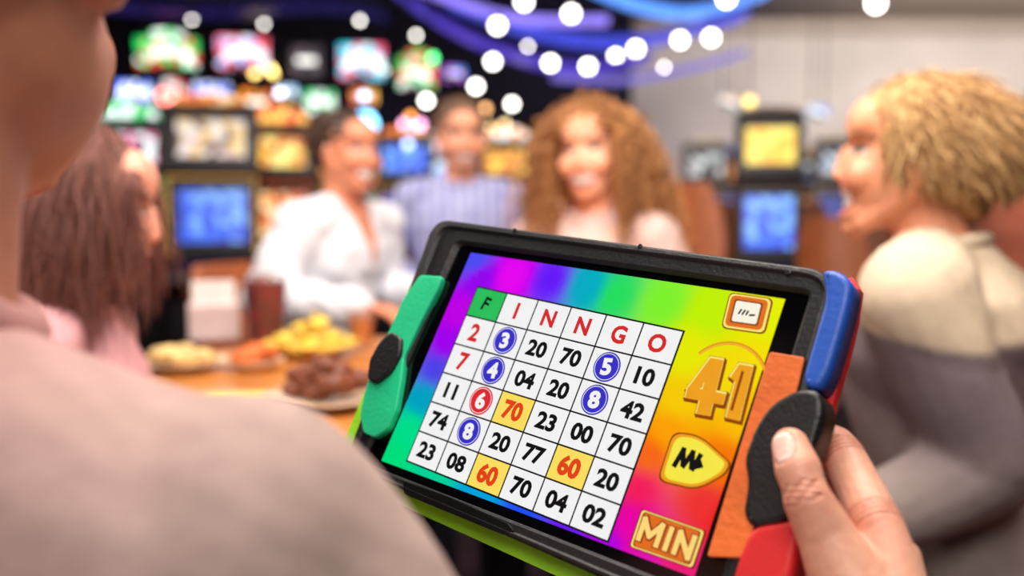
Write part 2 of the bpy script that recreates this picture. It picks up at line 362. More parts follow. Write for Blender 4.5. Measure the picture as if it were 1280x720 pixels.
outer=q4([(541,271),(1052,338),(934,804),(429,580)],.004); inner=q4([(573,304),(1010,366),(890,748),(452,577)],.004)
def loopz(A,B,t,z): return [Vector((a[0]*(1-t)+b[0]*t,a[1]*(1-t)+b[1]*t,z)) for a,b in zip(A,B)]
RO=rpoly(outer,[.018,.022,.016,.012],8); RI=rpoly(inner,[.004]*4,8)
fr=MB(); fr.rings([loopz(RO,RI,0,-.012),loopz(RO,RI,0,-.001),loopz(RO,RI,.04,.0025),loopz(RO,RI,.12,.0048),loopz(RO,RI,.32,.0054),loopz(RO,RI,.42,.0036),loopz(RO,RI,.86,.0036),loopz(RO,RI,1,.001),loopz(RO,RI,1,-.012)],closed=True)
fr.build('case_frame',BLK,tab,smooth=False,bevel=.0006)
gl=MB(); gl.prism([tuple(v) for v in RI],-.011,0.0); gl.build('glass',mat('screen_glass',S(5,5,8),.12,0,.05,8,spec=.5),tab)
disp=q4([(589,316),(982,374),(868,722),(477,576)]); 
ctrl=[(595,325,90,90,235),(640,345,225,50,235),(690,350,110,60,240),(735,358,40,170,190),(770,370,60,215,100),(830,380,130,235,70),(890,390,190,235,60),(960,400,225,235,60),(600,350,150,50,230),(575,390,190,50,225),(558,430,160,55,230),(545,460,90,80,225),(528,500,40,160,190),(512,535,30,215,140),(492,570,25,215,125),
(545,590,30,205,150),(600,615,40,160,215),(655,640,60,90,235),(710,660,110,60,230),(755,685,170,50,220),(790,655,225,45,165),(800,610,235,60,100),(812,570,240,110,60),(860,440,225,230,50),(900,470,240,215,50),(850,500,240,200,45),(835,540,245,160,45),(930,520,245,190,60),(900,580,240,120,45),(880,630,230,70,70),(900,650,230,60,60),(850,700,225,60,120),(800,705,215,60,170),(950,450,240,220,60)]
cp=np.array([tl(c[0],c[1]) for c in ctrl]); cc=np.array([S(*c[2:]) for c in ctrl])
N=60; M_=36; vs=[];fs=[]; A,B_,C_,D_=[Vector(q) for q in disp]
for j in range(M_+1):
    for i in range(N+1):
        s,t=i/N,j/M_; q=(A.lerp(B_,s)).lerp(D_.lerp(C_,s),t); vs.append((q.x,q.y,.0003))
for j in range(M_):
    for i in range(N): a=j*(N+1)+i; fs.append((a,a+N+1,a+N+2,a+1))
me=bpy.data.meshes.new('display'); me.from_pydata(vs,[],fs)
xy=np.array(vs)[:,:2]; d2=((xy[:,None,:]-cp[None])**2).sum(2); wgt=1/(d2+1e-5)**1.8; colr=(wgt[:,:,None]*cc[None]).sum(1)/wgt.sum(1)[:,None]
lum=colr.mean(1)[:,None]; colr=np.clip(lum+(colr-lum)*1.12,0,1)
setcol(me,colr); me.materials.append(vmat('rainbow_display',.3,emit=1.)); screen=link('screen',me,tab); screen['label']='glowing rainbow touchscreen showing a bingo card'
BK=emat('ink_black',S(12,12,16),1.); WH=emat('cell_white',S(246,246,246),.97); RD=emat('number_red',S(214,38,40),1.); GN=emat('cell_green',S(40,190,90),1.)
BL=emat('ball_blue',S(56,48,196),1.); YL=emat('cell_yellow',S(252,222,96),1.); OR=emat('number_orange',S(226,66,24),1.); RB=emat('ball_red',S(222,40,50),1.)
MS=[BK,WH,RD,GN,BL,YL,OR,RB]; card=MB()
def quad(mb,cx,cy,w,h,z,mi): mb.add([(cx-w/2,cy-h/2,z),(cx+w/2,cy-h/2,z),(cx+w/2,cy+h/2,z),(cx-w/2,cy+h/2,z)],[(0,1,2,3)],mi)
def disc(mb,cx,cy,r,z,mi,n=28): mb.add([(cx+r*math.cos(2*math.pi*i/n),cy+r*math.sin(2*math.pi*i/n),z) for i in range(n)],[tuple(range(n))],mi)
def ringd(mb,cx,cy,r0,r1,z,mi,n=28):
    mb.add([(cx+r*math.cos(2*math.pi*i/n),cy+r*math.sin(2*math.pi*i/n),z) for r in(r0,r1) for i in range(n)],[(i,(i+1)%n,n+(i+1)%n,n+i) for i in range(n)],mi)
def arcd(mb,cx,cy,r0,r1,a0,a1,z,mi,n=24):
    mb.add([(cx+r*math.cos(a0+(a1-a0)*i/n),cy+r*math.sin(a0+(a1-a0)*i/n),z) for r in(r0,r1) for i in range(n+1)],[(i,i+1,n+2+i,n+1+i) for i in range(n)],mi)
def text(mb,s,cx,cy,size,z,mi,off=0.,ext=0.,sx=1.,rot=0.):
    cu=bpy.data.curves.new('t','FONT'); cu.body=s; cu.size=size; cu.align_x='CENTER'; cu.align_y='CENTER'; cu.offset=off; cu.extrude=ext; cu.resolution_u=3
    ob=bpy.data.objects.new('t',cu); COL.objects.link(ob); dg=bpy.context.evaluated_depsgraph_get(); m=bpy.data.meshes.new_from_object(ob.evaluated_get(dg))
    ys=[v.co.y for v in m.vertices]; xs=[v.co.x for v in m.vertices]; my=(min(ys)+max(ys))/2; mx=(min(xs)+max(xs))/2; c_,s_=math.cos(rot),math.sin(rot)
    mb.add([(cx+((v.co.x-mx)*sx)*c_-(v.co.y-my)*s_,cy+((v.co.x-mx)*sx)*s_+(v.co.y-my)*c_,z+v.co.z) for v in m.vertices],[tuple(p_.vertices) for p_ in m.polygons],mi)
    bpy.data.objects.remove(ob); bpy.data.meshes.remove(m)
quad(card,0,0,CW*6+.0014,CH*6+.0014,.0006,0)
G=[['F','I','N','N','G','O'],['2','b3','20','70','b5','10'],['7','b4','04','20','b8','42'],['11','r6','y70','23','00','70'],['74','b8','20','77','y60','20'],['23','08','y60','70','04','02']]
for r_ in range(6):
    for c_ in range(6):
        x=(c_-2.5)*CW; y=(2.5-r_)*CH; g=G[r_][c_]
        quad(card,x,y,CW-.0011,CH-.0011,.0009,3 if g=='F' else (5 if g[0]=='y' else 1))
        sz=CH*.78
        if g=='F': text(card,'F',x,y,sz*.8,.0014,0,.0004,rot=-.2)
        elif g.isalpha(): text(card,g,x,y,sz*.92,.0014,2,.0006)
        elif g[0]=='b' or g[0]=='r':
            mi=4 if g[0]=='b' else 7; disc(card,x,y,CH*.45,.0012,mi); ringd(card,x,y,CH*.385,CH*.405,.0015,1); text(card,g[1:],x,y,CH*.66,.0016,1,.0007,sx=1.1,rot=.15)
        elif g[0]=='y': text(card,g[1:],x,y,sz*.95,.0014,6,.0008)
        elif g in '27': text(card,g,x,y,sz,.0014,2,.0006)
        else: text(card,g,x,y,sz*.86,.0014,0,.0006,sx=1.1)
card.build('bingo_card',MS,screen,recalc=False)['label']='white bingo number grid with blue and red balls'
GOLD=emat('gold_face',S(238,160,28),1.); GOLDD=emat('gold_edge',S(140,66,8),1.); YEL=emat('yellow_face',S(246,232,70),1.); CRM=emat('cream',S(250,244,226),1.); ORG=emat('orange_face',S(226,110,30),1.); GLT=emat('gold_light',S(255,232,120),1.); REDE=emat('letter_red_edge',S(140,26,12),1.); REDO=emat('letter_cream_gold',S(255,214,120),1.); ARC=emat('arc_orange',S(238,176,40),1.)
MS2=[GOLD,GOLDD,YEL,CRM,ORG,BK,GLT,REDE,REDO,ARC]
b=MB(); pq=[(913,366),(968,374),(957,419),(902,411)]
def shrink(pts,k):
    cx=sum(a for a,_ in pts)/len(pts); cy=sum(b_ for _,b_ in pts)/len(pts); return [(cx+(a-cx)*k,cy+(b_-cy)*k) for a,b_ in pts]
def flat(mb,poly,z0,z1,mi): mb.prism(poly,z0,z1,mi)
def strokes(mb,lines,ox,oy,sx_,sy_,wd,z,mi,sl=0.):
    for a_,b2_ in lines:
        a=Vector((ox+a_[0]*sx_+sl*a_[1]*sy_,oy+a_[1]*sy_)); bb=Vector((ox+b2_[0]*sx_+sl*b2_[1]*sy_,oy+b2_[1]*sy_)); d=(bb-a).normalized(); n_=Vector((-d.y,d.x))*wd/2; a=a-d*wd*.35; bb=bb+d*wd*.35
        mb.add([(q.x,q.y,z) for q in (a-n_,bb-n_,bb+n_,a+n_)],[(0,1,2,3)],mi); z+=.00001
LM=[((0,0),(0,1)),((0,1),(.5,.3)),((.5,.3),(1,1)),((1,1),(1,0))]; LI=[((0,0),(0,1))]; LN=[((0,0),(0,1)),((0,1),(1,0)),((1,0),(1,1))]
L=q4(pq); flat(b,rpoly(L,.004),.0006,.0012,1); flat(b,rpoly(shrink(L,.93),.0035),.0012,.0018,6); flat(b,rpoly(shrink(L,.84),.0035),.0018,.0020,4); flat(b,rpoly(shrink(L,.64),.0015),.0020,.0022,1); flat(b,rpoly(shrink(L,.56),.0015),.0022,.0024,3)
cx,cy=tl(935,393); strokes(b,[((0,0),(0,1)),((1,0),(1.05,1)),((2,0.1),(2,.9)),((3,.1),(4.1,.3))],cx-.0046,cy-.0013,.0024,.0026,.0012,.0026,5,sl=.3); b.build('menu_button',MS2,screen)
b=MB(); 
def numeral(polys,z,mi,grow,dx=0.,dy=0.):
    for pl in polys:
        pl=q4(pl); n=len(pl); ar=sum(pl[i][0]*pl[(i+1)%n][1]-pl[(i+1)%n][0]*pl[i][1] for i in range(n)); sg=1 if ar>0 else -1; out=[]
        for i in range(n):
            a,bb,c2=Vector(pl[i-1]),Vector(pl[i]),Vector(pl[(i+1)%n]); e1=(bb-a).normalized(); e2=(c2-bb).normalized(); n1=Vector((e1.y,-e1.x))*sg; n2=Vector((e2.y,-e2.x))*sg; bi=(n1+n2); bi=bi/max(.35,bi.length_squared)*2
            if bi.length>1.8: bi=bi.normalized()*1.8
            q=bb+bi*grow; out.append((q.x+dx,q.y+dy))
        b.prism(out,z,z+.0005,mi)
four=[[(890,448),(906,451),(889,521),(872,518)],[(890,448),(900,451),(872,493),(860,488)],[(862,484),(909,493),(905,507),(858,498)]]
one=[[(926,456),(943,459),(926,527),(909,523)],[(926,456),(936,459),(923,480),(914,473)]]
for z,mi,g,dx,dy in ((.0006,1,.0013,.0006,-.0008),(.0011,1,.0012,0,0),(.0016,6,.0004,-.0002,.0004),(.0021,0,-.0001,.0004,-.0004)): numeral(four+one,z,mi,g,dx,dy)
numeral([[(930,466),(932,467),(918,515),(916,514)]],.0027,1,.0002)
gx,gy=tl(903,484); arcd(b,gx,gy,.0262,.0278,.35,2.5,.0005,9); arcd(b,gx,gy,.0278,.0284,.35,2.5,.00052,4)
b.build('jackpot_number',MS2,screen)
b=MB(); L=q4([(842,540),(876,544),(916,580),(908,594),(872,614),(822,602)]); RR=[.006,.008,.003,.003,.008,.006]; flat(b,rpoly(L,RR),.0006,.0012,1); flat(b,rpoly(shrink(L,.94),RR),.0012,.0018,0); flat(b,rpoly(shrink(L,.84),RR),.0018,.0020,2)
cx,cy=tl(864,577); strokes(b,[((0,0),(0,1)),((0,1),(.42,.2)),((.5,.1),(.6,1)),((.6,1),(1,.15)),((1.1,.1),(1.1,.95))],cx-.0082,cy-.0052,.0105,.0104,.0032,.0023,5,sl=.22); b.add([(cx+.0056,cy+.0040,.0024),(cx+.0040,cy-.0046,.0024),(cx+.0100,cy-.0014,.0024)],[(0,1,2)],5); b.build('play_button',MS2,screen)
b=MB(); L=q4([(803,636),(884,664),(868,712),(787,684)]); flat(b,rpoly(L,.002),.0006,.0012,7); flat(b,rpoly(shrink(L,.95),.002),.0012,.0016,6); flat(b,rpoly(shrink(L,.89),.002),.0016,.0018,1); flat(b,rpoly(shrink(L,.85),.002),.0018,.0020,4)
cx,cy=tl(836,674)
for zz,mi,wd in ((.0022,7,.0052),(.0026,8,.0034)):
    strokes(b,LM,cx-.0172,cy-.0060,.0122,.0120,wd,zz,mi); strokes(b,LI,cx+.0010,cy-.0060,1,.0120,wd,zz,mi); strokes(b,LN,cx+.0070,cy-.0060,.0092,.0120,wd,zz,mi)
b.build('min_button',MS2,screen)
GR=mat('lime_rubber',S(150,225,40),.45,0,.12,20,.1,300); TE=mat('teal_rubber',S(28,204,144),.5,0,.1,20,.1,300); BLU=mat('blue_rubber',S(36,92,200),.42,0,.1,20,.1,300)
RED=mat('red_rubber',S(226,44,48),.42,0,.1,20,.1,300); ORM=mat('orange_rubber',S(236,116,48),.5,0,.15,30,.2,200)
sh=MB(); o2=q4([(549,276),(1054,344),(930,826),(414,592)],-.014); R2=rpoly(o2,[.02,.024,.018,.014],8)
sh.rings([loopz(R2,R2,0,-.0125),loopz(R2,R2,0,-.017),[Vector((v.x*.985,v.y*.985,-.0218)) for v in loopz(R2,R2,0,0)],[Vector((v.x*.955,v.y*.955,-.0245)) for v in loopz(R2,R2,0,0)]]); sh.build('back_shell',GR,tab,bevel=.001)['label']='lime green back shell'
def inset(poly,d):
    n=len(poly); ar=sum(poly[i][0]*poly[(i+1)%n][1]-poly[(i+1)%n][0]*poly[i][1] for i in range(n)); sg=-1 if ar>0 else 1; out=[]
    for i in range(n):
        a,c2=Vector(poly[i-2]),Vector(poly[(i+2)%n]); e=(c2-a).normalized(); out.append(tuple(Vector(poly[i])+Vector((e.y,-e.x))*sg*d))
    return out
def flap(name,px,z0,z1,m,r=.003,z=.006,bev=.0012,lab=None):
    mb=MB(); pl=rpoly(q4(px,z),r,8); rs=[[Vector((x,y,z0)) for x,y in pl]]
    for t in np.linspace(0,math.pi/2,6): rs.append([Vector((x,y,z1-bev+bev*math.sin(t))) for x,y in inset(pl,bev*(1-math.cos(t)))])
    mb.rings(rs); o=mb.build(name,m,tab,smooth=True)
    o.data.polygons.foreach_set('use_smooth',[len(q.vertices)==4 for q in o.data.polygons])
    if lab: o['label']=lab
    return o
flap('corner_bumper',[(1026,336),(1048,337),(1066,352),(1062,380),(1048,430),(1036,468),(1024,488),(1006,485),(1003,470),(1019,415),(1032,372)],-.0105,.0068,BLU,.009,.006,.004,'blue rubber corner bumper')
flap('side_grip',[(524,343),(552,345),(546,362),(524,404),(504,446),(500,478),(494,512),(484,536),(467,547),(453,541),(449,518),(457,482),(466,452),(478,430),(502,375)],-.013,.0056,TE,.003,.006,.0012,'teal green rubber grip')
flap('strap_knob',[(489,414),(502,422),(501,442),(488,466),(470,480),(459,474),(462,450),(474,428)],.0050,.0092,BLK,.004,.008,.0022,'black rubber knob')
flap('corner_flap',[(962,440),(1006,447),(998,482),(955,620),(930,698),(884,696),(925,560)],.0038,.0058,ORM,.002,.005,.0008,'orange translucent corner flap')
flap('thumb_grip',[(998,484),(1024,487),(1030,510),(1020,548),(1008,580),(1006,606),(996,636),(976,652),(940,660),(927,642),(934,600),(928,572),(944,530),(962,504)],-.012,.0092,BLK,.009,.0092,.0036,'black moulded thumb grip')
flap('lower_bumper',[(938,656),(985,650),(1003,640),(992,700),(976,760),(930,770),(905,760),(920,700)],-.012,.0085,RED,.008,.0088,.004,'red rubber lower bumper')
rs=MB(); pts_=[(1064,348),(1073,362),(1068,400),(1056,450),(1042,495),(1034,530),(1024,575),(1012,620),(1003,660)]
LL=[Vector(tl(x,y,-.013)) for x,y in pts_]; rr_=[]
for i,q in enumerate(LL):
    d=(LL[min(i+1,len(LL)-1)]-LL[max(i-1,0)]).normalized(); n_=Vector((-d.y,d.x)); n_=n_ if n_.x>0 else -n_
    rr_.append([Vector(((q-n_*.010).x,(q-n_*.010).y,-.0215)),Vector(((q-n_*.010).x,(q-n_*.010).y,-.0108)),Vector(((q-n_*.001).x,(q-n_*.001).y,-.0108)),Vector(((q+n_*.001).x,(q+n_*.001).y,-.0125)),Vector(((q+n_*.001).x,(q+n_*.001).y,-.0195)),Vector(((q-n_*.001).x,(q-n_*.001).y,-.0215))])
rs.rings(rr_); rs.build('edge_strip',RED,tab)['label']='thin red edge strip'
DMT=mat('dark_metal',S(60,60,66),.35,.8)
for (x,y) in ((643,288),(985,340),(800,308)):
    m_=MB(); c=tl(x,y,.0052); m_.lathe([(.0018,0),(.0018,.0006),(.0012,.0008)],(c[0],c[1],.0048),12); m_.build('case_screw',DMT,tab)
lg=MB(); Lq=q4([(504,600),(560,620),(636,654),(644,664),(632,670),(506,618)],.004); lg.prism(rpoly(Lq,.002),.003,.0052); lg.build('kickstand_latch',BLK2,tab,bevel=.001)
# ================================================================== VIEWER (foreground person)
H=V3(-.246,.43,1.226)
wr=TW(1125,830,-.012)
HB=MB()
def hp(*pts):
    for (a,b) in zip(pts[:-1],pts[1:]): HB.cap(TW(*a[:3]),TW(*b[:3]),a[3],b[3],18)
hp((1122,800,-.012,.024),(1100,656,-.014,.0125)); hp((1122,800,-.02,.022),(1122,700,-.03,.0125)); hp((1122,810,-.03,.02),(1122,745,-.045,.012)); hp((1120,815,-.035,.018),(1115,790,-.055,.011))
hp((1094,655,-.014,.0140),(1054,570,-.033,.0122),(1044,558,-.035,.0118),(988,532,-.0385,.0098),(944,524,-.0375,.0078))
hp((1120,705,-.03,.0135),(1086,648,-.052,.0115),(1000,604,-.043,.0096),(952,600,-.038,.008))
hp((1120,745,-.045,.012),(1070,690,-.062,.0105),(1000,662,-.046,.0092),(955,660,-.038,.0076))
hp((1112,790,-.055,.011),(1062,750,-.064,.0092),(1010,732,-.048,.008),(975,728,-.0385,.0068))
hp((1096,800,-.004,.025),(1064,735,.001,.020),(1034,672,.010,.0152),(1010,626,.0200,.0126),(1004,606,.0205,.0114),(998,588,.0208,.0122),(988,558,.0190,.0100))
hp((1085,720,-.006,.016),(1080,690,-.010,.012)); hp((1060,722,-.002,.015),(1068,688,-.009,.010))
el=V3(.055,.37,.76)
HB.cap(TW(1118,800,-.014),wr,.026,.026); HB.cap(wr,wr.lerp(el,.6),.026,.036)
def extra(m,co,col):
    hm=remesh(HB,.0012,3); hc=getco(hm); hn=getno(hm); sk=np.array(S(234,174,148)); 
    loc=(hc-np.array(TC))@Rw
    ax0=np.array(tl(1008,622,.0205)); ax1=np.array(tl(988,558,.0195)); dx=(ax1-ax0)/np.linalg.norm(ax1-ax0); px_=np.array([-dx[1],dx[0]])
    u=(loc[:,:2]-ax0)@dx; v=(loc[:,:2]-ax0)@px_; Lz=np.linalg.norm(ax1-ax0)
    hcol=np.tile(sk,(len(hc),1))
    mott=(np.sin(hc[:,0]*420+2*np.sin(hc[:,2]*310))*np.sin(hc[:,2]*380+hc[:,1]*260))[:,None]; hcol=hcol*(1+.08*mott*np.array([.4,1,1]))
    nv_=v-.002
    w=(np.abs((u-Lz*.92)/.0088)**2.6+np.abs(nv_/.0070)**2.6); top=loc[:,2]>.020
    gro=top*np.exp(-((w-1.05)/.16)**2); hc=hc-hn*(gro*.0010)[:,None]
    msk=(w<.92)&top; hcol[msk]=np.array(S(248,200,188)); lun=msk&(u<Lz*.92-.0058); hcol[lun]=np.array(S(252,228,218)); edge=msk&(u>Lz*.92+.0062); hcol[edge]=np.array(S(252,242,236))
    g=(gro*.7)[:,None]; hcol=hcol*(1-g)+np.array(S(170,92,76))*g
    for kk in (-.0046,-.0022,.0002,.0026,.0048):
        cr=top*np.exp(-((u-kk-.0008*np.sin(v*700+kk*900))/.00055)**2)*(np.abs(v)<.0100); hc=hc-hn*(cr*.0010)[:,None]; q=(cr*.6)[:,None]; hcol=hcol*(1-q)+np.array(S(166,88,70))*q
    for (x,y,z,r_) in ((1008,622,.0205,.013),(1050,566,-.033,.013),(1094,655,-.014,.014),(1078,640,-.050,.012)):
        c=np.array(TW(x,y,z)); d=np.linalg.norm(hc-c,axis=1); g=np.exp(-(d/.015)**2)[:,None]*.45; hcol=hcol*(1-g)+np.array(S(218,122,102))*g
    for (A_,B2) in (((1094,655,-.014),(1054,570,-.033)),((1054,570,-.033),(1094,655,-.014))):
        a=np.array(TW(*A_)); bb=np.array(TW(*B2)); d=(bb-a)/np.linalg.norm(bb-a); uu=(hc-bb)@d; dist=np.linalg.norm((hc-bb)-uu[:,None]*d,axis=1)
        for kk in (-.005,-.002,.001,.004):
            cr=np.exp(-((uu-kk)/.0006)**2)*(dist<.018)*(loc[:,2]<.004); hc=hc-hn*(cr*.0010)[:,None]; q=(cr*.5)[:,None]; hcol=hcol*(1-q)+np.array(S(168,90,72))*q
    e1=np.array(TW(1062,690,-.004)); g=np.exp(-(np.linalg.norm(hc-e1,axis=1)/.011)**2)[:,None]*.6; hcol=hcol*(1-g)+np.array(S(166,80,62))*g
    tip=np.exp(-(np.linalg.norm(hc-np.array(TW(988,560,.0195)),axis=1)/.013)**2)[:,None]*.4*(~msk[:,None]); hcol=hcol*(1-tip)+np.array(S(230,138,120))*tip
    f0=[tuple(q.vertices) for q in m.polygons]; o=len(co); f1=[tuple(i+o for i in q.vertices) for q in hm.polygons]
    me=bpy.data.meshes.new('body'); allc=np.concatenate([co,hc]); me.from_pydata(allc.tolist(),[],f0+f1); return allc,np.concatenate([col,hcol]),me
def vtop(co,f,r,nb):
    c=np.tile(np.array(S(190,166,160)),(len(co),1)); t=(np.sin(co[:,0]*40+co[:,2]*25)*np.sin(co[:,2]*60)*.5+.5)[:,None]*.35
    c=c*(1-t)+np.array(S(222,194,182))*t; st=(np.sin((co[:,0]*.6+co[:,1]*.3+co[:,2])*420)>.2)[:,None]*.12; c=c*(1-st); d=np.linalg.norm(co-np.array(nb),axis=1); g=np.exp(-(d/.13)**2)[:,None]*.75; return c*(1-g)+np.array(S(220,160,158))*g
root,R,base,nb=person('person seen from behind in mauve pink top holding the bingo tablet',H,(10,-2,0),-16,(-.345,.34,.56),S(226,156,126),
  [((-.50,.46,.80),(-.36,.64,.70),(.6,.5,-.1),(0,0,1)),(tuple(el),tuple(wr),(0,1,0),(0,0,1),'custom')],S(160,144,150),'sweater',fem=1,topfn=vtop,sleeve=.45,extra=extra,seed=1,w=1.0,foldamp=.008,nbz=-.112,nbo=(-.022,.0,0),cowl=(.058,.013,.010,S(214,160,158)),earz=.014,nr=.046,jaw=1)
hair(root,base,H,R,[((0,-.035,.082),(.08,.09,.06)),((0,-.12,.11),(.04,.04,.04))],(0,-.035,.082),(.082,.092,.062),500,.05,.0,.002,1,.002,[S(60,38,28),S(80,52,36),S(110,74,50)],2,.1,1.,10,face=(.5,.3),keep=.9)
# ================================================================== OTHER PEOPLE
H=at(1136,200,1.42); 
def etop(co,f,r,nb):
    z=co[:,2]+.10*(co[:,0]-.6)-.15*(co[:,1]-1.3); c=np.tile(np.array(S(204,184,160)),(len(co),1))
    t=np.clip((.962-z)/.010,0,1)[:,None]; c=c*(1-t)+np.array(S(110,96,102))*t; t=np.clip((.86-z)/.12,0,1)[:,None]; c=c*(1-t)+np.array(S(148,134,130))*t; return c
root,R,base,nb=person('laughing person with short blonde hair in beige and grey sweater on the right',H,(70,6,0),58,(H.x+.12,H.y-.03,.56),S(238,164,130),
  [((H.x+.03,H.y-.20,.80),(H.x-.17,H.y-.18,.68),(-.9,.3,-.1),(0,0,1)),((H.x-.1,H.y+.22,.80),(H.x-.28,H.y+.12,.72),(-.8,-.3,-.1),(0,0,1))],S(196,178,160),'sweater',open_=1.1,voxel=.0034,topfn=etop,seed=3,foldamp=.005,w=1.04,nbz=-.055,nbf=-.05,thick=.008,brow=S(150,104,66))
hair(root,base,H,R,[((0,-.030,.038),(.081,.096,.080)),((0,-.060,-.01),(.073,.066,.070)),((.060,-.012,.02),(.020,.040,.048)),((-.060,-.012,.02),(.020,.040,.048)),((0,-.085,-.05),(.055,.03,.035))],(0,-.022,.036),(.083,.104,.085),10000,.060,.40,.0012,.7,.0010,[S(140,96,52),S(194,146,90),S(238,202,142)],5,.10,.85,10,face=(.60,.50),keep=.2,amp=.003,clear=.046,ctop=.044,spread=.38,cx=.072)
H=at(737,192,2.45)
root,R,base,nb=person('smiling person with long golden brown curly hair and pale pink top',H,(160,0,4),158,(H.x+.03,H.y+.10,.57),S(246,180,148),
  [((H.x+.26,H.y-.02,.84),(H.x+.1,H.y-.22,.80),(-1,-.5,0),(0,0,1)),((H.x-.25,H.y+.08,.85),(H.x-.3,H.y-.12,.88),(-.1,-1,-.3),(0,0,1))],S(222,190,184),'blouse',open_=.8,seed=4)
hair(root,base,H,R,[((0,-.04,.045),(.082,.094,.078)),((.082,-.03,-.05),(.024,.05,.09)),((-.082,-.03,-.05),(.024,.05,.09)),((0,-.09,-.08),(.09,.045,.12)),((.088,-.01,-.15),(.026,.045,.08)),((-.088,-.01,-.15),(.026,.045,.08))],(0,-.038,.025),(.086,.096,.093),2600,.32,1.6,.009,7,.0019,[S(104,62,34),S(170,110,62),S(224,166,104)],7,.40,.16,38,face=(.10,.66),amp=.010,spread=.42,clear=-.01,cx=.078)
H=at(578,172,3.35)
def ctop(co,f,r,nb):
    u=(co-np.array(nb))@np.array(r); t=(np.sin(u*170)>.1)[:,None]*1.; return np.array(S(186,186,220))*(1-t)+np.array(S(122,128,190))*t
root,R,base,nb=person('person in blue and white striped shirt seated behind the others',H,(190,-3,0),184,(H.x,H.y+.08,.66),S(236,166,134),
  [((H.x+.27,H.y+.05,.95),(H.x+.15,H.y-.15,.86),(-.6,-1,0),(0,0,1)),((H.x-.27,H.y+.05,.95),(H.x-.15,H.y-.15,.86),(.6,-1,0),(0,0,1))],S(150,160,200),'shirt',fem=0,open_=.7,topfn=ctop,seed=5,voxel=.005)
hair(root,base,H,R,[((0,-.03,.048),(.080,.095,.080)),((0,.03,.09),(.052,.035,.022))],(0,-.03,.043),(.082,.097,.085),1200,.04,.1,.002,1,.0018,[S(92,66,52),S(134,102,80),S(174,138,110)],9,.15,.8,8,face=(.40,.55),keep=.35)
H=at(437,192,2.85)
def btop(co,f,r,nb):
    q=co-np.array(nb); u=q@np.array(r); v=q@np.array(f); c=np.tile(np.array(S(226,228,238)),(len(co),1)); m=(v>.02)&(np.abs(u)<.045+q[:,2]*.25)&(q[:,2]>-.16); c[m]=np.array(S(206,134,104)); return c
root,R,base,nb=person('laughing person in white shirt with dark tied back hair turned right',H,(230,2,-3),238,(H.x-.16,H.y+.06,.58),S(226,148,114),
  [((H.x+.06,H.y+.2,.88),(H.x+.2,H.y+.0,.86),(.6,-1,0),(0,0,1)),((H.x-.20,H.y-.2,.88),(H.x+.06,H.y-.30,.86),(1,-.3,0),(0,0,1))],S(226,228,238),'shirt',fem=0,open_=1.,seed=6,foldamp=.008,pants=S(40,44,60),thick=.010,w=1.06,topfn=btop)
hair(root,base,H,R,[((0,-.03,.046),(.079,.097,.080)),((0,-.12,.0),(.035,.035,.04))],(0,-.03,.042),(.081,.099,.084),1000,.045,.1,.0015,1,.0016,[S(50,34,28),S(78,52,40),S(110,76,56)],11,.1,1.,8,face=(.40,.55),keep=.3)
H=at(112,262,1.42)
root,R,base,nb=person('person in dusty pink top with long dark auburn hair at the left',H,(280,-6,0),278,(H.x-.14,H.y-.02,.54),S(232,160,136),
  [((H.x-.08,H.y+.20,.74),(H.x+.10,H.y+.16,.66),(1,.1,0),(0,0,1)),((H.x-.06,H.y-.2,.74),(H.x+.10,H.y-.12,.66),(1,.1,0),(0,0,1))],S(206,150,156),'pink_top',fem=1,open_=.3,seed=8,w=.94,nbz=-.075,thick=.0,foldamp=.006)
hair(root,base,H,R,[((0,-.04,.042),(.082,.098,.083)),((0,-.085,-.04),(.078,.046,.11)),((.07,-.038,-.04),(.024,.045,.10)),((-.07,-.038,-.04),(.024,.045,.10))],(0,-.034,.03),(.085,.106,.093),9000,.21,1.8,.006,1.1,.0009,[S(96,54,48),S(122,72,62),S(150,94,80)],13,.28,.35,15,face=(.46,.52),amp=.0,spread=.35,clear=.035,ctop=.05)
H=at(1290,165,3.2)
root,R,base,nb=person('person with light brown hair partly cut off at the right edge',H,(110,0,0),110,(H.x+.08,H.y,.6),S(210,150,125),
  [((H.x,H.y-.26,.9),(H.x-.2,H.y-.2,.8),(-1,0,0),(0,0,1)),((H.x,H.y+.26,.9),(H.x-.2,H.y+.2,.8),(-1,0,0),(0,0,1))],S(150,80,60),'jacket',fem=1,open_=0,seed=9,voxel=.006)
hair(root,base,H,R,[((0,-.035,.045),(.088,.103,.088)),((0,-.09,-.05),(.08,.06,.11))],(0,-.035,.03),(.09,.105,.096),900,.14,.8,.004,2,.002,[S(120,84,60),S(176,134,100),S(214,176,140)],15,.4,.3,12,face=(.4,.45))
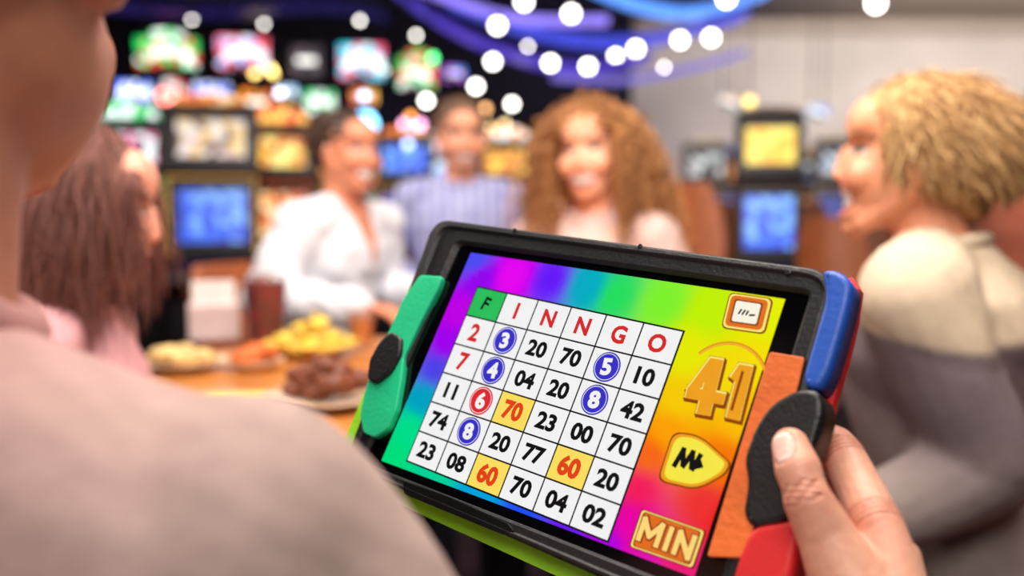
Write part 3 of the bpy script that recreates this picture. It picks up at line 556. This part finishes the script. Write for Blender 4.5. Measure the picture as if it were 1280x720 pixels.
# ================================================================== furniture
WOOD=mat('walnut_wood',S(196,124,58),.35,0,.3,9,.15,50,coat=.3); LEA=mat('brown_leather',S(170,92,50),.5,0,.15,20,.2,150); DKM=mat('dark_metal_leg',S(34,32,34),.4,.7)
def chair0():
    r=empty('dining_chair',(0,0,0),'brown leather chair','chair')
    s=MB(); s.rings([[Vector((x*k,y*k,z)) for x,y in rpoly([(-.22,-.21),(.22,-.21),(.21,.21),(-.21,.21)],.06)] for k,z in ((.95,.40),(1,.415),(1,.445),(.93,.46))]); s.build('seat',LEA,r,smooth=True)
    b=MB(); rs=[]
    for z in np.linspace(.60,.92,9):
        t=(z-.60)/.32; ww=.20*math.sin(math.pi*(.18+.64*t))**.5; n=14; loop=[]
        for i in range(n+1): x=-ww+2*ww*i/n; loop.append(Vector((x,-.245-.06*t+.05*(x/.2)**2*1. -.018,z)))
        for i in range(n,-1,-1): x=-ww+2*ww*i/n; loop.append(Vector((x,-.245-.06*t+.05*(x/.2)**2+.018,z)))
        rs.append(loop)
    b.rings(rs); b.build('backrest',LEA,r,bevel=.006)
    for sx in(-1,1):
        l=MB(); l.tube([(sx*.19,.18,.42),(sx*.2,.2,.2),(sx*.21,.22,0)],[.016,.014,.011]); l.build('leg',DKM,r,smooth=True)
        l=MB(); l.tube([(sx*.13,-.275,.72),(sx*.16,-.235,.58),(sx*.185,-.2,.42),(sx*.2,-.22,.2),(sx*.21,-.26,0)],[.011,.014,.016,.014,.011]); l.build('leg',DKM,r,smooth=True)
    return r
ch=chair0()
chs=[((-.345,.34),-16,.455,'chair under the foreground person in mauve pink top'),((at(1136,200,1.42).x+.12,at(1136,200,1.42).y-.03),58,.455,'chair under the laughing person in beige sweater'),
((at(737,192,2.45).x+.03,at(737,192,2.45).y+.1),158,.465,'chair under the person with long curly hair'),((at(578,172,3.35).x,at(578,172,3.35).y+.08),184,.555,'tall chair under the person in striped shirt'),
((at(437,192,2.85).x-.16,at(437,192,2.85).y+.06),238,.475,'chair under the person in white shirt'),((at(112,262,1.42).x-.14,at(112,262,1.42).y-.02),278,.435,'chair under the person in dusty pink top'),
((at(1290,165,3.2).x+.08,at(1290,165,3.2).y),110,.495,'chair under the person cut off at the right edge'),
((at(898,250,3.7).x,3.7),200,.61,'tall empty brown leather chair beside the curly haired person'),((at(1255,250,2.6).x,2.5),95,.55,'empty brown leather chair behind the beige sweater'),((at(1040,250,4.5).x,4.4),170,.54,'far empty brown leather chair in front of the laughing face'),
((at(905,250,6.6).x,6.4),185,.58,'small distant brown leather chair beyond the tall empty one'),((at(1010,250,7).x,7.0),175,.58,'small distant brown leather chair right of the blue screen machine'),((at(1075,250,6.2).x,6.0),160,.58,'small distant brown leather chair almost behind the blonde hair')]
for i,((x,y),rz,sh_,lab) in enumerate(chs):
    sc_=(1,1,sh_/.46)
    if i in (7,9): sc_=(.8,1,sh_/.46)
    if i==0: ch.location=(x,y,0); ch.rotation_euler=(0,0,math.radians(rz)); ch.scale=sc_; ch['label']=lab; ch['group']='brown leather chairs'
    else: dup(ch,(x,y,0),math.radians(rz),lab,sc_,'brown leather chairs')
TZ=.80; TCn=V3(-.20,1.93,0)
t=empty('round_table',TCn,'round polished wooden table with food and drinks','table')
m_=MB(); m_.lathe([(.02,TZ-.035),(.53,TZ-.035),(.55,TZ-.025),(.55,TZ-.008),(.54,TZ),(.02,TZ)],n=64); m_.build('tabletop',WOOD,t,bevel=.002)
m_=MB(); m_.lathe([(.06,.03),(.045,.1),(.04,.4),(.05,.7),(.12,TZ-.035)],n=24); m_.build('pedestal',DKM,t,smooth=True)
m_=MB(); m_.lathe([(.28,0),(.28,.012),(.1,.03),(.05,.04)],n=32); m_.build('base',DKM,t,smooth=True)
GLS=mat('clear_glass',(.22,.16,.15),.08,0,.02,5,spec=.5,alpha=.10); COLA=mat('cola',S(112,22,16),.25,0,.6,26,coat=.3); ICE=mat('ice',(.6,.35,.28),.1,0,.1,10,alpha=.5)
def glass(px,py,h,r,label,lm,fill=.8):
    p=onz(px,py,TZ); g=empty('drinking_glass',(p.x,p.y,TZ+.001),label,'glass','drinks on the round table')
    m=MB(); m.rings([[Vector((q*math.cos(a),q*math.sin(a),z)) for a in np.linspace(0,2*math.pi,28,endpoint=False)] for q,z in ((r*.75,0),(r*.78,h*.2),(r*.95,h*.7),(r,h),(r-.003,h),(r*.95-.003,h*.7),(r*.78-.003,h*.2),(r*.74,.01))]); m.build('glass_body',GLS,g,smooth=True)
    m=MB(); m.lathe([(r*.73,.011),(r*.78-.004,h*.2),(r*.94-.004,h*.7),(r*.97-.004,h*fill)],n=28); m.build('liquid',lm,g,smooth=False)
    m=MB(); rr=random.Random(3)
    for i in range(3): m.box((rr.uniform(-.4,.4)*r,rr.uniform(-.4,.4)*r,h*fill+.004),(.022,.022,.02),Matrix.Rotation(rr.random()*3,3,'Z'))
    m.build('ice_cubes',ICE,g,bevel=.003); return g
glass(333,434,.170,.054,'tall glass of dark red cola on the table',COLA,.90)
glass(452,436,.10,.034,'short glass of amber drink beside the yellow chips',mat('amber_drink',S(206,120,50),.15,0,.1,10),.7)
p=onz(268,424,TZ); g=empty('napkin_dispenser',(p.x,p.y,TZ),'white napkin box holding folded paper napkins beside the cola glass','napkin holder',rz=.3)
m=MB(); m.box((0,0,.045),(.12,.08,.09)); m.build('box',mat('pale_plastic',S(216,190,188),.4),g,bevel=.006)
m=MB(); 
for i in range(5): m.box((0,-.02+i*.01,.115),(.1,.004,.055),Matrix.Rotation(.06*(i-2),3,'X'))
m.build('napkins',mat('paper',S(230,218,216),.8,0,.05),g)
p=onz(388,444,TZ); g=empty('snack_basket',(p.x,p.y,TZ),'shallow yellow dish piled with loose yellow chips on the table','bowl')
m=MB(); m.rings([[Vector((q*math.cos(a),q*math.sin(a),z)) for a in np.linspace(0,2*math.pi,28,endpoint=False)] for q,z in ((.05,0),(.06,.004),(.085,.016),(.095,.022),(.092,.024),(.08,.018),(.045,.008))]); m.build('dish',mat('yellow_dish',S(220,160,70),.4),g,smooth=True)
m=MB(); rr=random.Random(8)
for i in range(130):
    a=rr.random()*6.28; q=rr.random()**.6*.088; R_=Matrix.Rotation(rr.random()*3,3,'Z')@Matrix.Rotation(rr.uniform(-1,1),3,'X'); m.ell((q*math.cos(a),q*math.sin(a),.02+.075*(1-q/.088)*rr.random()+.012*rr.random()),(.024,.012,.004),R_,8)
tag(m.build('chips',mat('chips',S(238,196,80),.6,0,.35,30),g,smooth=True),'heap of yellow chips',kind='stuff')
def plate(px,py,r,label,food,fc,hh=.0):
    p=onz(px,py,TZ); g=empty('plate',(p.x,p.y,TZ+.001),label,'plate','plates on the round table')
    m=MB(); m.lathe([(r*.55,0),(r*.6,.004),(r*.95,.016),(r,.018),(r*.97,.02),(r*.6,.008),(.005,.007)],n=36); m.build('dish',mat('cream_ceramic',S(216,186,152),.25),g,smooth=True)
    m=MB(); rr=random.Random(int(px))
    for i in range(food):
        a=rr.random()*6.28; q=rr.random()*r*.6; m.ell((q*math.cos(a),q*math.sin(a),.022+hh*rr.random()*(1-q/r)),(.026,.02,.015),Matrix.Rotation(rr.random()*3,3,'Z'),10)
    m.build('food',mat('food',fc,.5,0,.35,40),g,smooth=True)
plate(228,462,.09,'cream plate of pale bread rolls at the left of the table',9,S(228,190,126),.02); plate(405,508,.10,'cream plate heaped with brown food near the tablet edge',26,S(112,58,36),.05); plate(510,462,.07,'small cream plate of golden food behind the tablet',6,S(230,170,80),.02); plate(318,462,.06,'small cream plate of orange food in front of the cola glass',9,S(214,104,40),.02)
p=onz(325,500,TZ); m=MB(); m.box((0,0,.0012),(.17,.13,.0016)); o=m.build('placemat',mat('lime_paper',S(206,196,60),.5,0,.35,14),None); o.location=(p.x,p.y,TZ); o.rotation_euler=(0,0,.3); tag(o,'yellow green paper placemat on the table','placemat')
# ================================================================== room
def struct(name,mb,m): 
    o=mb.build(name,m); o['kind']='structure'; return o
m=MB(); m.box((0,6,-.05),(16,20,.1)); 
CARP=mat('casino_carpet',S(60,34,48),.95,0,.6,3,.3,80); struct('floor',m,CARP)
CH_=3.6
m=MB(); m.box((0,6,CH_+.05),(16,20,.1)); cm,nt,b=nodes('ceiling_paint'); tc=nt.nodes.new('ShaderNodeTexCoord'); sx=nt.nodes.new('ShaderNodeSeparateXYZ'); nt.links.new(tc.outputs['Object'],sx.inputs[0])
ns=nt.nodes.new('ShaderNodeTexNoise'); ns.inputs['Scale'].default_value=.4; nt.links.new(tc.outputs['Object'],ns.inputs['Vector']); ad=nt.nodes.new('ShaderNodeMath'); ad.operation='MULTIPLY_ADD'; ad.inputs[1].default_value=1.5; nt.links.new(ns.outputs['Fac'],ad.inputs[0]); nt.links.new(sx.outputs['X'],ad.inputs[2])
mr=nt.nodes.new('ShaderNodeMapRange'); mr.inputs['From Min'].default_value=2.8; mr.inputs['From Max'].default_value=5.4; nt.links.new(ad.outputs[0],mr.inputs['Value'])
rp=nt.nodes.new('ShaderNodeValToRGB'); rp.color_ramp.elements[0].color=(*S(22,16,44),1); rp.color_ramp.elements[1].color=(*S(160,146,134),1); nt.links.new(mr.outputs['Result'],rp.inputs['Fac']); nt.links.new(rp.outputs['Color'],b.inputs['Base Color']); b.inputs['Roughness'].default_value=.9
struct('ceiling',m,cm)
BY=13.5
m=MB(); m.box((-3.2,BY,1.8),(9.6,.1,3.6)); struct('wall_back_left',m,mat('dark_wall',S(30,24,44),.8,0,.4,1.2))
m=MB(); m.box((4.8,BY,1.8),(6.4,.1,3.6)); struct('wall_back_right',m,mat('cream_wall',S(226,214,206),.8,0,.08,1.2))
m=MB(); m.box((-8,5,1.8),(.1,18,3.6)); struct('wall_left',m,mat('plum_wall',S(50,34,44),.8,0,.3,1.2))
m=MB(); m.box((8,5,1.8),(.1,18,3.6)); struct('wall_right',m,mat('cream_wall_side',S(224,212,198),.8,0,.06,1.2))
m=MB(); m.box((0,-4,1.8),(16,.1,3.6)); struct('wall_front',m,mat('tan_wall',S(130,112,96),.8,0,.06,1.2))
m=MB(); m.box((4.8,BY-.10,3.5),(6.4,.1,.2)); struct('trim_1',m,mat('soffit',S(190,174,160),.8,0,.08,1.2))
m=MB(); m.box((4.8,BY-.1,.6),(6.4,.08,1.2)); struct('trim_2',m,mat('wainscot',S(110,84,76),.6,0,.2,3))
def band(pts,D,wd,col,st,label):
    m=MB(); rs=[]; n=24; P_=[at(x,y,D+dd) for x,y,dd in pts]
    out=[]
    for j in range(n+1):
        t=j/n*(len(P_)-1); i=min(int(t),len(P_)-2); u=t-i; p0=P_[max(i-1,0)];p1=P_[i];p2=P_[i+1];p3=P_[min(i+2,len(P_)-1)]
        out.append(.5*((2*p1)+(p2-p0)*u+(2*p0-5*p1+4*p2-p3)*u*u+(3*p1-p0-3*p2+p3)*u**3))
    for j,q in enumerate(out):
        d=(out[min(j+1,n)]-out[max(j-1,0)]).normalized(); s=Vector((-d.y,d.x,0)).normalized()*wd/2
        rs.append([q-s+V3(0,0,-.03),q+s+V3(0,0,-.03),q+s+V3(0,0,.03),q-s+V3(0,0,.03)])
    m.rings(rs); o=m.build('ceiling_light_band',emat('band_light',col,st)); tag(o,label,'light band','coloured light bands under the ceiling')
band([(470,-30,0),(540,22,0),(620,62,0),(720,86,0),(810,72,0)],10,.5,S(84,62,200),1.,'long violet light band sweeping down behind the globe lamps')
band([(560,2,0),(680,44,0),(800,52,0),(930,20,0)],11,.6,S(70,80,225),1.05,'blue violet light band crossing the ceiling centre')
band([(730,-20,0),(800,8,0),(870,16,0),(960,-10,0)],9,.3,S(90,150,250),1.7,'bright blue light band at the top of the view')
band([(690,96,0),(780,100,0),(870,84,0),(930,66,0)],12,.3,S(140,124,230),.9,'narrow lilac light band lowest near the cream wall')
band([(520,-16,0),(640,22,0),(760,26,0)],9.5,.18,S(150,130,250),1.5,'lilac light band between the violet band and the top edge')
band([(130,8,0),(260,16,0),(400,8,0),(480,20,0)],11.5,.5,S(44,34,110),.5,'dim indigo light band above the overhead screens')
BULB=emat('lamp_glow',(1,.95,.88),13.); CORD=mat('cord',S(20,20,22),.6)
g0=empty('pendant_lamp',(0,0,0),'x','lamp'); m=MB(); m.ell((0,0,0),(.043,.043,.043)); m.build('globe',BULB,g0,smooth=True); m=MB(); m.lathe([(.02,.04),(.022,.06),(.010,.085)],n=12); m.build('socket',CORD,g0)
m=MB(); m.tube([(0,0,.08),(0,0,1.)],.004,6); m.build('cord',CORD,g0)
lamps=[(622,32,8),(616,77,9),(688,79,8.6),(714,17,7.5),(655,2,7.5),(735,83,8.8),(795,61,8.6),(850,50,8.4),(889,47,8.2),(595,108,10),(533,126,10.5),(1095,4,6.2),(908,-2,7),(565,133,11),(770,70,10.5),(640,130,11.5)]
LB=['left of the upper pair over the striped shirt person','directly below the upper left globe','second in the lower middle row','high over the curly haired person','at the top edge left of centre','lowest over the curly hair','middle of the blue band','under the blue band right of middle','at the right end of the globe row','over the striped shirt person head','small and low beside the overhead screens','alone at the top over the cream wall','at the top edge right of the blue band','tiny and far behind the striped shirt person','half hidden far behind the middle row','smallest one far behind the curly haired person']
small=[(240,24,12,'tiny, first over the overhead screens'),(330,30,12,'tiny, above the dim grey screen gap'),(450,26,12.4,'tiny, above the cyan screen'),(520,44,12.4,'tiny, above the last overhead screen'),(585,52,12.6,'tiny, left of the violet band'),(660,58,12.6,'tiny, inside the violet band'),(745,46,12.8,'tiny, between the violet and blue bands'),(830,84,12.8,'tiny, below the blue band'),(480,88,12.,'tiny, between two overhead screens')]
for i,(x,y,D) in enumerate(lamps+[q[:3] for q in small]):
    k=1. if i<16 else .6
    p_=at(x,y,D); lab='white glowing globe pendant lamp, '+(LB[i] if i<16 else small[i-16][3])
    if i==0: g=g0; g.location=p_; g['label']=lab; g['group']='globe pendant lamps'
    else: g=dup(g0,p_,0,lab,(k,k,k),'globe pendant lamps')
    Lc=(CH_-p_.z)/k
    for c in g.children:
        if c.name.startswith('cord'): c.location=(0,0,.08-.08*(Lc-.08)/.92); c.scale=(1,1,max(.05,(Lc-.08)/.92))
FRM=mat('screen_frame',S(18,18,22),.4)
def hscreen(x0,y0,x1,y1,D,cols,st,label,sc=20,arch=False):
    c=at((x0+x1)/2,(y0+y1)/2,D); w=(x1-x0)/F*D; h=(y1-y0)/F*D
    g=empty('overhead_screen',c,label,'screen','screens hanging over the machines',rz=-math.atan2(c.x,c.y)*.6)
    m=MB(); m.box((0,.04,0),(w+.01,.06,h+.01)); m.build('frame',FRM,g,bevel=.01)
    m=MB(); m.box((0,-.002,0),(w,.01,h)); m.build('display',scrmat('sign_glow',cols,st,sc),g)
    if arch:
        m=MB(); pl=[(w*.30*math.cos(a),h/2+.02+h*.22*math.sin(a)) for a in np.linspace(0,math.pi,14)]; m.rings([[Vector((a,y,z)) for a,z in pl] for y in(.0,.05)]); m.build('arched_topper',scrmat('arch_glow',cols[:2],st,9),g)
    m=MB(); m.box((0,-.010,0),(w*.62,.008,h*.20)); m.build('bright_bar',emat('bar_glow',S(246,244,236),2.2),g,bevel=.004)
    for s in(-1,1):
        m=MB(); m.tube([(s*w*.35,.04,h/2),(s*w*.35,.04,CH_-c.z)],.01,6); m.build('hanger_rod',CORD,g)
W_=S(240,250,250); K_=S(20,20,26)
hscreen(172,48,246,84,8,[S(20,180,80),S(230,245,235),S(220,50,30),S(30,190,90),K_],2.2,'green red and white screen, first in the upper row',arch=True)
hscreen(272,46,334,86,8,[S(230,110,140),S(235,225,235),S(200,50,60),S(140,180,240),K_],2.,'pale pink screen, second in the upper row')
hscreen(364,58,402,94,8.4,[S(60,50,60),S(110,90,100),S(40,40,60)],.9,'dim grey screen, third in the upper row')
hscreen(424,56,480,98,8.2,[S(30,180,205),S(225,245,245),S(230,70,110),S(40,190,220),K_],2.2,'cyan and pink screen, fourth in the upper row')
hscreen(498,72,544,110,8.6,[S(20,190,80),S(230,40,40),S(230,245,235),S(30,170,80),K_],2.1,'green and red screen, last in the upper row',arch=True)
hscreen(144,102,190,128,9,[S(80,120,250),W_,S(70,90,240),K_],2.,'blue white screen at the left of the lower row')
hscreen(242,104,286,128,9,[S(150,170,250),S(80,90,230),W_,K_],1.8,'pale blue screen in the lower row')
hscreen(302,112,340,142,9.5,[S(250,110,30),S(90,30,30),S(250,180,60),K_],1.8,'orange screen in the lower row')
hscreen(382,114,418,142,9.5,[S(80,225,130),W_,S(40,190,90),K_],1.8,'mint green screen in the lower row')
hscreen(205,100,228,116,11.5,[S(250,80,60),W_,K_],1.8,'tiny red screen far between the lower row screens')
hscreen(352,108,372,122,11.5,[S(80,180,250),W_,K_],1.8,'tiny blue screen far beside the orange screen')
hscreen(440,112,470,130,11.5,[S(250,190,80),S(240,90,60),K_],1.8,'tiny amber screen far below the cyan screen')
hscreen(556,84,580,100,12,[S(80,150,250),S(200,100,240),K_],1.6,'tiny violet screen right of the last upper screen')
hscreen(900,120,922,134,12,[S(240,160,90),W_,K_],1.4,'small warm screen left of the yellow screen machine')
hscreen(1010,132,1034,148,12,[S(90,130,240),W_,K_],1.4,'small blue screen nearest the laughing face')
def machine(px,D,w,cu,cl,ct,label,h=1.75,st=1.5,rz=None,sz=1.,cab=S(20,14,22)):
    x=(px-640)/F*D; g=empty('slot_machine',(x,D,0),label,'gaming machine','gaming machines',rz=rz if rz is not None else -math.atan2(x,D)*.8); g.scale=(1,1,sz)
    prof=[(.3,0),(-.26,0),(-.26,.62),(-.38,.72),(-.37,.78),(-.2,.86),(-.17,1.30),(-.22,1.33),(-.19,1.66),(-.1,1.70),(.3,1.70)]
    m=MB(); m.rings([[Vector((s*w/2,y,z)) for y,z in prof] for s in(-1,1)]); m.build('cabinet',mat('cabinet',cab,.35,.3,.2,4),g,bevel=.012)
    k=.36
    m=MB(); m.add([(-w*k,-.203,.93),(w*k,-.203,.93),(w*k,-.178,1.22),(-w*k,-.178,1.22),(-w*k,-.19,.93),(w*k,-.19,.93),(w*k,-.165,1.22),(-w*k,-.165,1.22)],[(0,1,2,3),(4,7,6,5),(0,4,5,1),(1,5,6,2),(2,6,7,3),(3,7,4,0)]); m.build('lower_screen',scrmat('lower_glow',cl,st,16),g)
    m=MB(); m.add([(-w*k,-.225,1.40),(w*k,-.225,1.40),(w*k,-.199,1.60),(-w*k,-.199,1.60),(-w*k,-.2,1.40),(w*k,-.2,1.40),(w*k,-.18,1.60),(-w*k,-.18,1.60)],[(0,1,2,3),(4,7,6,5),(0,4,5,1),(1,5,6,2),(2,6,7,3),(3,7,4,0)]); m.build('upper_screen',scrmat('upper_glow',cu,st,18),g)
    m=MB(); pl=[(w*.40*math.cos(a),1.70+max(0,(h-1.7))*math.sin(a)) for a in np.linspace(0,math.pi,12)]
    m.rings([[Vector((a,y,z)) for a,z in pl] for y in(-.16,-.02)]); m.build('topper',scrmat('topper_glow',ct,st*1.2,22),g)
    m=MB(); m.tube([(-w*.46,-.25,.87),(-w*.46,-.25,1.29),(w*.46,-.25,1.29),(w*.46,-.25,.87)],.007,6); m.build('light_trim',emat('trim_glow',ct[0],1.1),g)
    m=MB()
    for i in range(5): m.lathe([(.022,0),(.022,.014),(.015,.018)],((i-2)*w*.17,-.30,.765),12)
    m.build('buttons',emat('button_glow',S(240,200,120),1.5),g); return g
BLUE=[S(30,80,220),S(40,100,235),S(110,170,250),S(25,70,210)]; GC=S(84,70,70)
WARM=[S(245,180,90),S(250,215,160),S(210,80,24),S(240,130,40),K_]; YEL_=[S(250,205,60),S(250,220,90),S(245,180,40)]; PNK=[S(245,130,170),W_,S(200,60,130),K_]
machine(270,5.7,.50,[S(220,190,190),S(240,200,130),S(240,225,215),S(120,90,80)],BLUE,WARM,'gaming machine with big blue lower screen left of the white shirt',st=1.2)
machine(352,7,.5,[S(250,200,70),S(200,100,30),S(250,225,130)],WARM,[S(240,100,30),S(250,190,80),K_],'gaming machine glowing yellow behind the white shirt',1.82)
machine(165,6.6,.5,PNK,[S(120,110,200),S(60,60,150)],[S(40,200,100),W_,K_],'gaming machine with pink upper screen at the far left',1.80)
machine(0,6.6,.5,WARM,YEL_,PNK,'gaming machine behind the foreground cheek')
machine(430,8.5,.5,[S(200,80,50),S(250,160,60)],BLUE,[S(40,210,110),W_],'gaming machine behind the head of the white shirt person',1.82)
machine(508,8,.45,BLUE,[S(90,80,190),S(60,60,160)],WARM,'gaming machine with blue upper screen between two heads')
machine(632,8.5,.5,[S(250,200,70),S(200,110,30)],[S(250,200,90),S(190,110,50)],[S(250,150,50),W_],'yellow gaming machine right of the striped shirt person',1.8)
machine(560,10.5,.6,[S(90,150,240),W_],BLUE,PNK,'small far gaming machine behind the striped shirt person',2.0)
machine(958,5.6,.36,YEL_,BLUE,[S(90,60,30),S(60,40,40)],'gaming machine with square yellow screen over a blue screen at right',1.72,1.5,sz=.97)
machine(700,11,.6,WARM,BLUE,BLUE,'far gaming machine behind the curly hair')
machine(1045,8.5,.4,[S(120,150,210),W_,K_],[S(60,90,190),S(60,70,140)],[S(200,180,160)],'pale blue gaming machine near the cream wall behind the laughing face',1.75,.9,cab=GC)
machine(880,9,.4,[S(190,170,170),W_,K_],[S(80,90,170),S(80,70,130)],[S(190,170,150)],'pale gaming machine beyond the curly hair at right',1.75,.9,cab=GC)
machine(925,10.5,.5,WARM,BLUE,[S(80,110,200)],'far gaming machine with warm upper screen left of the yellow screen',1.75,.9,cab=GC)
machine(1000,10.8,.5,[S(110,130,200),W_,K_],WARM,[S(200,150,90)],'far gaming machine right of the yellow screen',1.75,.9,cab=GC)
machine(1085,11,.5,WARM,BLUE,[S(110,90,200)],'far gaming machine mostly behind the laughing person',1.75,.9,cab=GC)
machine(205,9,.6,[S(240,100,40),YEL_[0],K_],[S(210,120,80),S(60,40,60)],[S(80,130,245),W_],'far orange gaming machine behind the blue screen machine',1.9)
machine(305,9.5,.6,WARM,[S(250,170,60),S(130,60,50)],[S(245,90,50),W_],'far warm gaming machine under the orange overhead screen',1.9)
machine(120,10,.6,BLUE,WARM,PNK,'far blue gaming machine deep at the left',1.95)
machine(385,10.8,.6,PNK,WARM,YEL_,'far pink gaming machine under the mint overhead screen',1.95)
machine(480,11.5,.6,WARM,PNK,[S(60,120,240),W_],'deepest warm gaming machine near the centre',1.95)
for i,(x,y,w_,h_,c,lab) in enumerate([(215,120,30,14,(1,.25,.2),'red looping neon sign at the left of the dark wall'),(330,88,26,12,(1,.7,.2),'amber looping neon sign on the dark wall'),(455,150,28,16,(.2,.6,1),'blue looping neon sign behind the white shirt person'),(400,170,20,14,(.2,1,.5),'green looping neon sign on the dark wall'),(515,158,24,12,(1,.4,.7),'pink looping neon sign between two heads'),(620,160,24,14,(1,.75,.35),'warm looping neon sign right of the striped shirt person'),(130,150,24,14,(.5,.5,1),'violet looping neon sign at far left')]):
    c_=at(x,y,13.2); sx_=w_/F*13.2/2; sy_=h_/F*13.2/2; c_.y=BY-.12
    g=empty('neon_sign',c_,lab,'sign','looping neon signs on the dark wall'); m=MB(); m.box((0,.035,0),(sx_*2.3,.03,sy_*2.5)); m.build('backing',FRM,g,bevel=.01)
    m=MB(); m.tube([(sx_*math.sin(t),0,sy_*math.sin(2*t+i)) for t in np.linspace(0,6.283,40,endpoint=False)],.022,6,closed=True); m.build('tube',emat('neon_glow',c,8.),g,smooth=True)
for i,(x,y,D,c,lab) in enumerate([(513,146,8,(1,.35,.08),'orange marquee lamp between the white and striped shirts'),(541,72,7.8,(.1,.9,.25),'green marquee lamp beside the last overhead screen'),(190,152,7,(1,.6,.2),'orange marquee lamp at the left'),(350,116,7.5,(.8,.8,1),'pale marquee lamp between lower row screens'),(937,127,5,(1,.75,.2),'small yellow lamp above the yellow screen'),(607,136,9,(1,.5,.2),'amber marquee lamp behind the striped shirt person'),(225,190,6.5,(1,.8,.5),'warm marquee lamp beside the blue screen machine'),(455,120,8,(.5,.7,1),'bluish marquee lamp above the white shirt person'),(510,180,7.5,(.4,.5,1),'blue marquee lamp between the two heads'),(330,80,9,(1,.9,.7),'cream marquee lamp among the overhead screens')]):
    g=empty('marquee_lamp',at(x,y,D),lab,'lamp','small coloured lamps'); m=MB(); m.ell((0,0,0),(.028,.028,.028),n=12); m.build('bulb',emat('bulb_glow',c,7. if i!=4 else 3.),g,smooth=True)
    m=MB(); m.tube([(0,0,.03),(0,0,CH_-g.location.z)],.004,6); m.build('cord',CORD,g)
# ================================================================== lights
def area(loc,rot,size,en,col=(1,1,1)):
    l=bpy.data.lights.new('area','AREA'); l.shape='RECTANGLE'; l.size=size[0]; l.size_y=size[1]; l.energy=en; l.color=col; o=bpy.data.objects.new('unseen_area_light',l); COL.objects.link(o); o.location=loc; o.rotation_euler=[math.radians(a) for a in rot]
area((.2,2.0,3.4),(0,0,0),(1.8,1.6),66,(1,.9,.8)); area((-.3,-1.2,3.0),(38,0,0),(2.0,1.2),55,(1,.92,.85)); area((3.8,9.5,3.45),(0,0,0),(6,4),50,(1,.9,.8)); area((-3.,8,3.45),(0,0,0),(4,4),12,(.7,.65,1))  # unseen overhead lights, one added behind the camera for tablet and hand
area((-2.2,3.0,2.6),(-20,-50,0),(1.0,1.0),35,(1,.86,.76)); area((.3,1.3,2.9),(30,0,0),(1.2,.8),36,(1,.88,.77)); area((.1,.7,2.15),(66,0,4),(1.2,.4),32,(1,.88,.77))  # unseen fills added to brighten the seated people and their faces
area((5.0,11.0,3.3),(62,0,0),(5.5,.6),95,(1,.95,.92)); area((4.5,7.5,2.4),(180,0,0),(4,3),22,(1,.9,.82))  # added wall washer and uplight, brightening the cream wall and right ceiling
w=bpy.data.worlds.new('w'); SC.world=w; w.use_nodes=True; w.node_tree.nodes['Background'].inputs[0].default_value=(.9,.85,.9,1); w.node_tree.nodes['Background'].inputs[1].default_value=.15
cam=bpy.data.cameras.new('cam'); co_=bpy.data.objects.new('camera',cam); COL.objects.link(co_); co_.location=CAM; co_.rotation_euler=(math.pi/2-P,0,0); cam.lens=35; cam.sensor_width=36; cam.clip_start=.02
cam.dof.use_dof=True; cam.dof.focus_distance=.645; cam.dof.aperture_fstop=2.9
SC.camera=co_
